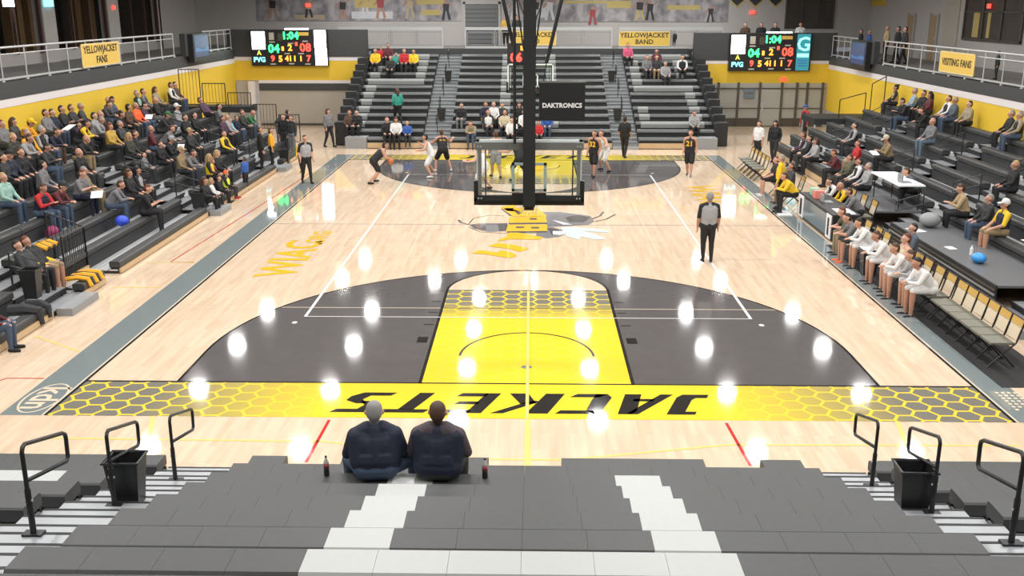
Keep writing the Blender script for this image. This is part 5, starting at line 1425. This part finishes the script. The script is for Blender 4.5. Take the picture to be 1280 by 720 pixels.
def spectator(side, px, py, top, legs='charcoal', hair='dark', style='', pose='sit', **k):
    """seat a spectator so that the head stands at the pixel measured in the photograph, on the nearest matching row"""
    sgn = {'left': -1, 'right': 1}.get(side)
    sc = k.pop('scale', 1.0); force = k.pop('row', None); desc = k.pop('desc', None)
    hp, hn, yaw = POSE_HEAD[pose]
    best = None
    if sgn:
        st = LEFT if side == 'left' else RIGHT
        for j in range(8):
            if force is not None and j != force: continue
            X = sgn*(9.85+.76*j+.19-hp[1]*sc); v = hit(px, py, X=X); e = v.z-(st.z(j)+hp[2]*sc)
            if best is None or abs(e) < abs(best[1]): best = (j, e, v)
        j, e, v = best
        if j == 0 and pose in ('sit', 'sit_lean', 'sit_phone', 'sit_cross', 'sit_turn') and sc > .7: pose = 'sit_low'
        loc = (sgn*(9.85+.76*j+.19), v.y, st.z(j)); rz = -math.pi/2*(-sgn) if False else (-math.pi/2 if sgn < 0 else math.pi/2)
    else:
        for j in range(13):
            if force is not None and j != force: continue
            Yp = 16.2+.76*j+.19-hp[1]*sc; v = hit(px, py, Y=Yp); e = v.z-(FAR.z(j)+hp[2]*sc)
            if best is None or abs(e) < abs(best[1]): best = (j, e, v)
        j, e, v = best; loc = (v.x, 16.2+.76*j+.19, FAR.z(j)); rz = math.pi
    rz += random.uniform(-.22, .22)
    who = 'child' if sc < .85 else 'person'
    o = person(pose, loc, rz, top, legs, hair, style, scale=sc*random.uniform(.97, 1.03) if sc > .85 else sc, group={'left': 'spectators in the left stand', 'right': 'spectators in the right stand', 'far': 'spectators in the far stand'}[side], **k)
    sl = k.get('sleeve')
    topn = (f'{top} {sl.replace(chr(32), chr(45))}-sleeved top' if sl and sl not in ('skin', top) else f'{top} top')
    if desc: topn = desc
    PEOPLE.append(dict(o=o, side=side, row=j, u=(loc[1] if sgn else loc[0]), who=who, top=topn, legs=legname(legs, k.get('shin')), hair=labhair(hair, style), hat=(hairname(hair) if hair in cap_cols else '')))
    return o

L = 'left'
S = spectator
# top of the left stand, along the yellow wall
S(L,2,151,'grey','charcoal','auburn'); S(L,17,154,'dark grey','charcoal','brown','long'); S(L,40,163,'amber','charcoal','yellow cap',pose='sit_lean'); S(L,17,175,'dark olive','charcoal','blond')
S(L,35,171,'black','charcoal','grey',sleeve='amber'); S(L,51,156,'light grey','charcoal','pale beanie'); S(L,58,147,'grey','charcoal','dark'); S(L,65,136,'navy','denim','brown')
S(L,77,133,'black','charcoal','dark',pose='sit_cross'); S(L,89,134,'charcoal','charcoal','brown',pose='sit_cross'); S(L,101,132,'dark grey','charcoal','grey')
S(L,53,164,'black','denim','black'); S(L,73,164,'navy','brown','brown',pose='sit_lean'); S(L,98,150,'plum','charcoal','dark',scale=.8); S(L,108,147,'black','charcoal','dark',sleeve='yellow',pose='sit_lean')
S(L,118,145,'light grey','charcoal','dark'); S(L,126,142,'black','charcoal','bald'); S(L,136,128,'slate','charcoal','bald'); S(L,140,121,'slate','charcoal','black',pose='sit_phone')
S(L,138,138,'dark grey','denim','brown',pose='sit_lean'); S(L,128,158,'light grey','charcoal','grey',pose='sit_lean'); S(L,137,154,'mustard','charcoal','auburn','long')
S(L,152,141,'black','charcoal','dark',pose='sit_lean')
S(L,171,115,'mint','charcoal','grey',sleeve='black'); S(L,179,114,'charcoal','charcoal','brown',sleeve='grey'); S(L,161,134,'brown','charcoal','dark',pose='sit_turn')
S(L,170,131,'orange','denim','bald'); S(L,181,133,'plum','denim','dark',pose='sit_phone'); S(L,194,111,'buff','charcoal','brown','long'); S(L,195,127,'black','grey','bald')
S(L,214,110,'black','charcoal','black',sleeve='white'); S(L,219,105,'brown','denim','dark'); S(L,209,138,'charcoal','charcoal','green cap',pose='sit_lean'); S(L,221,134,'light grey','light denim','white cap')
S(L,189,160,'maroon','denim','bald'); S(L,215,158,'grey','charcoal','auburn',pose='sit_lean'); S(L,213,170,'black','charcoal','light cap',pose='sit_phone')
S(L,169,166,'black','charcoal','brown'); S(L,162,174,'dark olive','charcoal','blond','long'); S(L,179,186,'grey','charcoal','brown',scale=.72); S(L,201,185,'black','charcoal','dark',scale=.9)
S(L,237,162,'charcoal','black','tan cap'); S(L,250,129,'plum','charcoal','brown',pose='sit_back'); S(L,244,150,'black','black','dark')
S(L,11,189,'navy','charcoal','black cap'); S(L,26,190,'black','black','brown'); S(L,38,182,'light grey','charcoal','brown',pose='sit_lean'); S(L,52,197,'grey','charcoal','black',pose='sit_turn')
S(L,99,188,'black','charcoal','bald'); S(L,110,184,'black','khaki','bald',pose='sit_lean'); S(L,105,209,'khaki','khaki','grey'); S(L,104,222,'grey','navy','auburn',pose='sit_phone',forearm='skin')
S(L,4,220,'mint','denim','blond'); S(L,4,196,'charcoal','black','dark'); S(L,55,235,'navy','denim','brown',sleeve='red',pose='sit_phone'); S(L,79,232,'maroon','denim','dark cap',pose='sit_lean')
S(L,150,229,'grey','denim','brown',pose='sit_lean'); S(L,161,218,'black','charcoal','brown','long'); S(L,172,216,'light grey','black','black','long',sleeve='black'); S(L,185,242,'black','black','auburn',pose='sit_phone',forearm='skin')
S(L,274,136,'grey','charcoal','black'); S(L,284,143,'light grey','charcoal','blond'); S(L,279,152,'plum','black','dark'); S(L,288,155,'light blue','denim','brown',scale=.78); S(L,296,152,'navy','denim','brown',scale=.78)
S(L,303,143,'dark olive','charcoal','brown'); S(L,317,142,'green','denim','bald',pose='sit_lean',desc='dark green jacket'); S(L,280,167,'black','charcoal','brown',sleeve='yellow'); S(L,243,190,'grey','denim','brown',pose='sit_lean')
S(L,227,191,'khaki','charcoal','tan cap'); S(L,261,187,'yellow','black','blond','long',sleeve='black'); S(L,271,184,'black','black','blond','long'); S(L,255,215,'black','black','brown','long')
S(L,266,205,'pink','black','dark',scale=.75); S(L,264,222,'white','charcoal','blond','long',scale=.8); S(L,274,225,'black','black','brown',scale=.75); S(L,283,222,'neon','charcoal','orange beanie',scale=.78,shoe='red',sleeve='black')
S(L,21,314,'charcoal','black','black',pose='sit_back'); S(L,33,310,'black','khaki','auburn',pose='sit_back',shin='skin',forearm='yellow',desc='black-yellow jacket'); S(L,-20,358,'maroon','denim','brown',row=0)
S(L,88,200,'charcoal','black','dark',pose='sit_lean') if False else None
S(L,232,150,'black','charcoal','dark'); S(L,150,150,'dark grey','denim','grey'); S(L,60,190,'charcoal','denim','dark',pose='sit_phone')
# standing people on the left side
def stander(px, py_foot, pose, rz, top, legs, hair, label, style='', z=0.0, xy=None, **k):
    if xy is None:
        v = hit(px, py_foot, Z=z); xy = (v.x, v.y)
    return person(pose, (xy[0], xy[1], z), rz, top, legs, hair, style, label=label, **k)
stander(357, 193, 'stand', math.pi*.9, 'black', 'charcoal', 'dark', 'person in black jacket standing at the far end of the left stand, nearer the railing')
stander(367, 195, 'stand', math.pi*.8, 'charcoal', 'grey', 'brown', 'person in charcoal coat and grey trousers standing beside the one in black jacket')
stander(384, 229, 'walk', -2.6, 'light grey', 'black', 'black', 'referee in grey shirt with black sleeves on the left sideline', sleeve='black', forearm='skin')
stander(378, 216, 'walk', math.pi, 'yellow', 'black', 'brown', 'child in yellow top and black leggings walking behind the left referee', scale=.72)
stander(412, 184, 'walk', -2.2, 'grey', 'black', 'brown', 'woman in grey sweater with long hair walking left of the far stand', 'long')
person('stand', (-10.25, 9.0, .1), -1.2, 'black', 'black', 'brown', '', scale=.98, label='tall person in long black coat standing at the foot of the left stand')
person('stand', (-10.05, 9.8, .1), -1.4, 'amber', 'black', 'brown', '', scale=.9, label='person in amber orange jacket standing beside the tall one in black')
person('stand', (-9.9, 5.5, 0), 1.2, 'blue', 'black', 'brown', '', scale=.68, label='child in blue shirt standing at the front of the left stand')
v = hit(333, 165, X=-11.0)
person('bend', (-11.0, 14.9, .3), -.6, 'black', 'grey', 'dark', label='person in black leaning over the railing at the far end of the left stand')

# far stand
R_ = 'far'
S(R_,469,66,'yellow','black','brown'); S(R_,476,62,'red','charcoal','dark',scale=.8); S(R_,485,60,'maroon','black','brown'); S(R_,488,71,'charcoal','black','dark'); S(R_,495,65,'teal','black','dark',scale=.8)
S(R_,505,61,'red','charcoal','auburn'); S(R_,517,66,'yellow','black','dark'); S(R_,484,163,'black','black','auburn',pose='sit',row=0); S(R_,495,160,'white','black','brown','long',row=0); S(R_,509,162,'blue','charcoal','blond',scale=.82,row=0)
S(R_,437,150,'brown','black','auburn',row=1); S(R_,446,150,'black','black','dark',row=1)
S(R_,577,146,'black','grey','dark',row=2); S(R_,589,158,'buff','denim','brown',row=0,pose='sit_lean'); S(R_,607,147,'navy','khaki','auburn',row=2); S(R_,617,147,'white','charcoal','blond',row=2)
S(R_,610,156,'white','charcoal','brown',row=1,sleeve='black'); S(R_,628,147,'charcoal','grey','brown',row=2); S(R_,631,156,'cream','charcoal','blond',row=1); S(R_,649,146,'black','black','brown','long',row=2); S(R_,655,150,'white','black','dark',row=1)
S(R_,684,158,'blue','denim','auburn',row=1); S(R_,673,163,'red','charcoal','brown',row=0,scale=.85); S(R_,640,163,'white','black','dark',row=0)
S(R_,785,56,'pink','black','brown'); S(R_,809,75,'grey','charcoal','auburn'); S(R_,821,66,'maroon','charcoal','dark'); S(R_,821,76,'charcoal','khaki','brown'); S(R_,832,78,'light grey','charcoal','grey'); S(R_,853,76,'black','black','dark',sleeve='white')
S(R_,867,164,'light grey','black','dark',row=1)
stander(0, 0, 'walk', .5, 'teal', 'black', 'brown', 'person in teal top climbing the left block of the far stand', 'long', z=.84, xy=(-6.15, 17.9), scale=.98)
# walkways
person('stand', (-1.35, 27.6, 3.98), 2.9, 'mustard', 'black', 'brown', label='person in mustard top standing behind the gallery railing by the shutter')
person('stand', (-.75, 27.4, 3.98), 3.1, 'charcoal', 'black', 'auburn', label='person in charcoal standing behind the gallery railing left of the mast')
person('stand', (8.05, 28.6, 3.98), 3.1, 'black', 'black', 'dark', scale=.5, label='small dark child behind the gallery railing right of the band banner')
for x, c, h, l in ((11.55, 'brown', 'black', 'person with black hair looking over the parapet above the right scoreboard, leftmost'), (12.4, 'black', 'brown', 'person in black looking over the parapet above the right scoreboard, beside the black-haired one'), (13.15, 'charcoal', 'dark', 'person in charcoal looking over the parapet, directly above the right scoreboard'), (14.5, 'white', 'auburn', 'person in white shirt leaning on the parapet above the right scoreboard')):
    person('stand', (x, 26.6, 3.62), 3.1, c, 'black', h, label=l, scale=1.0)
for y, c, h, p, l in ((24.2, 'black', 'brown', 'stand', 'person in black behind the short right walkway railing'), (22.9, 'blue', 'blond', 'stand', 'person in blue top standing behind the right blue screen'), (20.4, 'tan', 'blond', 'stand', 'blond person in tan right of the right blue screen'), (18.9, 'black', 'dark', 'walk', 'person in black walking on the right walkway before the doors'), (18.0, 'charcoal', 'brown', 'walk', 'person in charcoal walking on the right walkway beside the one in black')):
    person(p, (17.0, y, ZR[1]-.02), 1.57, c, 'black', h, label=l, scale=.8 if y > 22 else .95)
person('stand', (16.9, 8.3, ZR[1]-.02), 1.4, 'dark olive', 'charcoal', 'dark', label='child in dark olive behind the right walkway railing', scale=.58)
person('stand', (-17.0, 1.0, ZL[1]-.02), -1.5, 'light blue', 'light blue', 'blond', label='child in pale blue behind the left walkway railing', scale=.55)

# right stand
Rr = 'right'
S(Rr,1119,115,'tan','black','dark','bun',sleeve='black'); S(Rr,1127,131,'black','denim','dark',pose='sit_phone'); S(Rr,1143,117,'light blue','charcoal','grey',sleeve='light grey'); S(Rr,1154,119,'black','black','dark'); S(Rr,1162,123,'maroon','black','black','long')
S(Rr,1152,138,'black','black','brown',pose='sit_lean'); S(Rr,1165,153,'grey','light denim','bald'); S(Rr,1185,130,'black','charcoal','brown',sleeve='white'); S(Rr,1193,131,'slate','denim','blond'); S(Rr,1211,135,'buff','black','black')
S(Rr,1263,150,'black','black','grey'); S(Rr,1274,148,'black','denim','grey',sleeve='buff'); S(Rr,1268,210,'black','black','blond'); S(Rr,1201,237,'tan','black','brown',pose='sit_phone'); S(Rr,1236,250,'charcoal','denim','grey')
S(Rr,1257,248,'navy','khaki','white cap',sleeve='yellow',shin='skin',forearm='skin'); S(Rr,1109,167,'khaki','black','cream cap',pose='sit_phone'); S(Rr,1068,158,'black','charcoal','dark',sleeve='light grey'); S(Rr,1072,181,'red','buff','auburn',forearm='skin',shin='skin')
S(Rr,1043,181,'maroon','black','auburn',pose='sit_phone'); S(Rr,1004,171,'white','black','brown',sleeve='plum'); S(Rr,1012,172,'black','charcoal','dark'); S(Rr,1020,172,'light grey','black','brown','long')
S(Rr,1131,232,'slate','black','brown',pose='sit_lean',row=2)
def chairman(x, y, label, top, legs, hair, pose='sit', style='', z=.46, rz=math.pi/2, **k):
    return person(pose, (x, y, z), rz+random.uniform(-.15, .15), top, legs, hair, style, label=label, **k)
g = 'scorers table officials'
chairman(9.5, .35, 'official with a bald head at the scorers table, in black and yellow', 'black', 'black', 'bald', 'sit_lean', sleeve='yellow', group=g)
chairman(9.45, 1.25, 'official in black vest and white sleeves at the far end of the scorers table', 'black', 'black', 'dark', 'sit_lean', sleeve='white', group=g)
chairman(9.5, -.55, 'official in grey shirt writing at the near half of the scorers table', 'grey', 'black', 'brown', 'sit_lean', group=g)
S(Rr,1060,218,'olive','charcoal','brown',row=1); S(Rr,1072,221,'black','charcoal','dark',row=1,sleeve='white'); S(Rr,1083,230,'light grey','black','grey',row=1)
person('stand', (7.95, 2.55, 0), 1.2, 'yellow', 'black', 'grey', label='official with white hair in yellow shirt standing at the far end of the scorers table')
chairman(8.25, 1.95, 'official in yellow shirt with brown hair bent beside the scorers table', 'yellow', 'black', 'brown', 'sit_lean', z=.50)
chairman(8.55, 3.6, 'bench coach in dark shirt and khaki trousers beside the official in yellow', 'dark grey', 'khaki', 'brown', 'sit')
chairman(8.4, 5.0, 'dark-clad bench player with tan shorts and white shoes on the far bench', 'black', 'black', 'auburn', 'sit', shin='skin', forearm='skin', shoe='white')
stander(946, 205, 'stand', 2.2, 'white', 'black', 'black', 'person in white shirt and black shorts standing by the far bench', shin='skin', sleeve='white', forearm='skin')
stander(966, 204, 'walk', 2.6, 'black', 'charcoal', 'black', 'woman with long black hair in black standing by the far bench', 'long')
stander(1004, 178, 'stand', 2.0, 'navy', 'black', 'blue cap', 'person with blue cap standing by the glass entrance doors', sleeve='red')
# home bench in white warm-ups, the nearest last
bg = 'bench players and coaches beside the mat'
chairman(8.45, -3.35, 'bench coach in olive shirt, first beyond the scorers table', 'olive', 'buff', 'auburn', 'sit_lean', forearm='skin', group=bg)
chairman(8.35, -4.15, 'bench player with dark hair and orange shoes next to the black bin', 'grey', 'dark grey', 'dark', 'sit_lean', shin='skin', forearm='skin', shoe='orange', group=bg)
chairman(8.45, -4.75, 'bench player in white warm-up beyond the black bin', 'white', 'white', 'black', 'sit_lean', shin='skin', group=bg)
chairman(8.4, -6.15, 'bench player in white warm-up just on the near side of the black bin', 'white', 'white', 'brown', 'sit_lean', shin='skin', group=bg)
chairman(8.5, -6.85, 'bench player in pale tank top between two white warm-ups', 'cream', 'white', 'auburn', 'sit', sleeve='skin', forearm='skin', shin='skin', group=bg)
chairman(8.4, -7.4, 'bench player in white warm-up, third from the empty chairs', 'white', 'white', 'brown', 'sit_lean', shin='skin', group=bg)
chairman(8.5, -8.05, 'bench player in light grey warm-up, second from the empty chairs', 'light grey', 'white', 'brown', 'sit_lean', shin='skin', group=bg)
chairman(8.4, -8.65, 'bench player in white warm-up, next to the empty chairs', 'white', 'white', 'black', 'sit_lean', shin='skin', group=bg)
chairman(9.35, -5.0, 'person in slate blue shirt seated behind the bench players', 'slate', 'black', 'dark', 'sit_low', z=.30)
o = MB().box(9.15, 9.55, -5.2, -4.8, 0, .30).build('low_stool', 'plastic_black'); tag(o, 'low black stool under the person in slate blue shirt', 'stool')
for i, y in enumerate((-3.35, -4.15, -4.75, -6.15, -6.85, -7.4, -8.05, -8.65)):
    chair(8.52, y, math.pi/2, ['chair under the olive-shirted coach', 'chair under the player with orange shoes', 'chair under the white warm-up beyond the black bin', 'chair under the white warm-up near the black bin',
        'chair under the player in the pale tank top', 'chair under the third white warm-up from the empty chairs', 'chair under the light grey warm-up', 'chair under the white warm-up next to the empty chairs'][i], 'occupied bench chairs')
for x, y, l in ((9.6, .35, 'chair under the bald scorer'), (9.55, 1.25, 'chair under the scorer in white sleeves'), (9.6, -.55, 'chair under the scorer in grey shirt'), (8.65, 3.6, 'chair under the coach in khaki trousers'), (8.5, 5.0, 'chair under the player with white shoes')):
    chair(x, y, math.pi/2, l, 'occupied bench chairs')
bin_('black cooler bin standing between the bench players', 8.2, -5.45, 0.01, .40, .62)
o = MB().box(8.0, 8.4, -5.62, -5.28, .64, .66).build('folded_towel', 'paper_white'); tag(o, 'white towel on the bin between the bench players', 'towel')

# players and referee on the court
fb = hit(468, 229, Z=0)
person('dribble', (fb.x, fb.y, 0), -1.1, 'black', 'black', 'dark', '', sleeve='skin', forearm='skin', shin='skin', label='player in black dribbling the ball left of the lane', group=None)
t = MB().sphere((0,0,0), .12, 14, 10).mesh('ball', 'ball_orange', smooth=True); b_ = place('basketball', t, None, (fb.x+.62, fb.y+.02, .80))
tag(b_, 'orange basketball under the hand of the dribbling player in black', 'ball')
kw = dict(sleeve='skin', forearm='skin', shin='skin')
def pl(px, py, pose, rz, top, hair, label, **q):
    v = hit(px, py, Z=0); k2 = dict(kw); k2.update(q)
    return person(pose, (v.x, v.y, 0), rz, top, top, hair, '', label=label, **k2)
pl(540, 221, 'guard', 1.6, 'white', 'black', 'player in white guarding, left of the player in black number', shoe='white')
pl(554, 214, 'guard', .3, 'black', 'brown', 'player in black shown from behind beside the white player left of the hoop', shoe='white')
pl(606, 238, 'guard', 1.2, 'white', 'black', 'player in white seen through the left part of the backboard glass')
pl(620, 222, 'walk_b', .4, 'light grey', 'brown', 'player in grey white seen through the backboard glass, farther back')
pl(650, 226, 'guard', .6, 'black', 'dark', 'player in black seen through the backboard glass beside the mast')
pl(742, 221, 'walk_b', 2.6, 'black', 'brown', 'player in black with gold number just right of the backboard')
pl(756, 214, 'guard', 2.2, 'white', 'auburn', 'player in white behind the black player right of the backboard')
pl(861, 220, 'walk_b', 2.8, 'black', 'brown', 'player in black standing on the right wing of the far court', shoe='grey')
stander(780, 197, 'walk', -.4, 'black', 'black', 'dark', 'official in black standing at the foot of the right far aisle', forearm='skin')
stander(883, 328, 'stand', 0.05, 'light grey', 'black', 'grey', 'referee in grey shirt with black sleeves walking on the right side of the near court', sleeve='black', forearm='skin', scale=1.03)

def jersey(o, s, y, z, rz, m='paint_gold', parent=True):
    return text('jersey_number', s, .27, (0, y, z), (math.pi/2, 0, rz), m, o, ext=.004, off=.008, world=False)
for o in list(bpy.data.objects):
    l = o.get('label', '') if o.name.startswith('person') else ''
    if 'shown from behind beside the white player' in l: jersey(o, '33', .02, 1.13, 0)
    elif 'gold number just right' in l: jersey(o, '32', .165, 1.24, math.pi)
    elif 'right wing of the far court' in l: jersey(o, '21', .165, 1.24, math.pi)

# the two men in the foreground
o = person('man_heavy', (-1.76, -18.03, .83), .12, 'navy', 'denim', 'grey', label='heavy grey-haired man in navy pullover sitting in the foreground, seen from behind', shoe='brown')
o = person('man_heavy_b', (-1.02, -18.03, .83), -.05, 'navy', 'dark olive', 'brown', label='heavy man with buzz cut in navy jacket with brown shoulders in the foreground', sleeve='dusk', forearm='skin', shoe='brown')

# labels of the spectators
rows = {}
for p in PEOPLE: rows.setdefault((p['side'], p['row']), []).append(p)
for k, lst in rows.items():
    lst.sort(key=lambda p: p['u'])
    for i, p in enumerate(lst): p['i'] = i+1; p['n'] = len(lst)
nth = ['', 'first', 'second', 'third', 'fourth', 'fifth', 'sixth', 'seventh', 'eighth', 'ninth', 'tenth', '11th', '12th', '13th', '14th', '15th', '16th', '17th', '18th', '19th', '20th']
seen = {}
def lab(p, lvl):
    side = {'left': 'left stand', 'right': 'right stand', 'far': 'far stand'}[p['side']]
    rn = ['bottom', 'second', 'third', 'fourth', 'fifth', 'sixth', 'seventh', 'eighth', 'ninth', 'tenth', '11th', '12th', 'top'][p['row']]
    base = (f"{p['hair']} " if p['hair'] else '') + f"{p['who']} in {p['top']}" + (f" {p['hat']}" if p['hat'] else '')
    if lvl == 0: return f"{base}, {side}"
    if lvl == 1: return f"{base}, {rn} row, {side}"
    if lvl == 2 and len(base.split()) > 8: base = base.replace(' person', '').replace('wearing a ', 'and ') if p['hair'] else base.replace('wearing a ', 'and ').replace('wearing an ', 'and ')
    if lvl == 2: return f"{base}, {rn} row {side}, {nth[p['i']]} from the {'near' if p['side'] != 'far' else 'left'} end"
for lvl in (0, 1, 2):
    cnt = {}
    for p in PEOPLE:
        if 'label' in p: continue
        cnt.setdefault(lab(p, lvl), []).append(p)
    for l, q in cnt.items():
        if len(q) == 1 or lvl == 2:
            for p in q: p['label'] = l; p['o']['label'] = l

# ------------------------------------------------------------ small things lying about
def cushion(label, c, r, m, sc=(1,1,.6), name='bag', cat='bag'):
    b = MB(); b.sphere(c, r, 12, 8, sc); o = b.build(name, m, smooth=True); return tag(o, label, cat)
mat('bag_blue', (.03,.08,.65), .45); mat('bag_sky', (.04,.30,.75), .4); mat('bag_magenta', (.25,.02,.09), .6); mat('towel_stripe', (.85,.42,.02), .7)
cushion('bright blue bag at the feet of the grey-shirted spectator in the left stand', (-11.0,-2.6,.64), .20, 'bag_blue', (.9,1,.75))
cushion('sky blue bag on the deck behind the empty bench chairs', (10.35,-6.45,.68), .2, 'bag_sky', (.8,1,.6))
cushion('magenta bag at the feet of the red-sleeved spectator in the left stand', (-11.9,-4.7,.80), .2, 'bag_magenta', (.8,1,.8))
cushion('black bag on the seat in the left stand by the middle aisle', (-12.6,2.9,1.32), .25, 'seat_black', (1,1,.6))
cushion('grey bag lying on the deck of the right stand', (10.7,-2.6,.76), .28, 'step_grey', (1,1,.7))
cushion('black backpack on the right walkway floor behind the railing', (16.4, 10.2, 3.90), .35, 'seat_black', (.7,1,.7), 'backpack')
def towel(label, pts, wd, z, m='towel_stripe'):
    t = thing('striped_towel', label, 'towel', (pts[0][0], pts[0][1], z))
    b = MB(); b2 = MB()
    for i in range(5):
        a = i/5; 
        for (q, mm) in ((b, i % 2 == 0), (b2, i % 2 == 1)):
            if mm: q.tube([(p[0], p[1]+(a-.4)*wd, p[2]+.02*math.sin(3*i+k)) for k, p in enumerate(pts)], .055, 6)
    b.build('yellow_stripe', 'towel_stripe', t); b2.build('black_stripe', 'seat_black', t)
towel('black and yellow striped towel draped over the front seat in the left stand', [(-10.35,-7.15,.34),(-10.1,-7.15,.36),(-9.86,-7.15,.33),(-9.80,-7.15,.18)], .75, .3)
towel('black and yellow striped cloth in the lap of the reclining spectator', [(-11.3,-6.75,.95),(-11.1,-6.8,1.0),(-10.9,-6.8,.92)], .6, .9)
t = thing('black_jacket', 'black jacket draped over the front seat at the left edge', 'jacket', (-10.0, -9.75, .3))
b = MB(); b.tube([(-10.4,-9.9,.36),(-10.1,-9.85,.37),(-9.86,-9.8,.33),(-9.80,-9.8,.05)], [.12,.13,.12,.05], 8); b.build('jacket_body', 'cloth_charcoal', t)
b = MB(); b.tube([(-10.3,-9.4,.36),(-10.0,-9.4,.36),(-9.84,-9.42,.30),(-9.80,-9.45,.08)], [.07,.09,.07,.04], 8); b.build('sleeve', 'cloth_charcoal', t)
def sheet(label, c, sx, sy, rz=0.0, tilt=0.0):
    t = MB().box(-sx/2, sx/2, -sy/2, sy/2, -.004, .004).build('paper_sheet', 'paper_white'); t.location = c; t.rotation_euler = (tilt, 0, rz)
    return tag(t, label, 'paper')
def onray(px, py, X): v = hit(px, py, X=X); return (v.x, v.y, v.z)
sheet('white paper held by the spectator in grey T-shirt, lower left stand', onray(121, 243, -11.75), .30, .42, .3, .3)
sheet('white paper on the seat beside the grey-sweatered spectator in the left stand', (-11.5,-1.9,.85), .25, .40, .2)
sheet('white paper held high in the top rows of the left stand', onray(86, 159, -14.3), .22, .7, .1, .12)
sheet('white paper in the lap beside the orange sweatshirt in the left stand', onray(186, 146, -13.9), .25, .34, .2, .4)
sheet('white paper held by the light-capped spectator in the left stand', onray(226, 184, -12.1), .22, .34, .2, .5)
sheet('white paper held by the khaki-jacketed spectator in the right stand', onray(1093, 191, 11.7), .25, .34, .1, .3)
sheet('white paper on the bench beside the black-and-yellow sleeve in the right stand', (11.9,-5.55,.86), .2, .4, .1)
sheet('white paper on the deck behind the white warm-up players', (10.2,-3.0,.565), .3, .5, .3)
sheet('second white paper on the same deck, nearer the blue bag', (10.3,-5.0,.565), .2, .3, .1)
t = MB().lathe([(.035,0),(.04,.02),(.04,.16),(.015,.2),(.015,.23)], (10.5,-5.7,.56), 10).build('water_bottle', 'paper_white'); tag(t, 'white water bottle on the deck near the blue bag', 'bottle')
o = MB().box(7.72, 8.15, 1.5, 2.2, .0015, .03).build('paper_sheet', 'paper_white'); tag(o, 'white sheet on the floor at the far foot of the scorers table', 'paper')
bpy.context.view_layer.update()
print('N objects', len(bpy.data.objects), 'people', pcount[0])
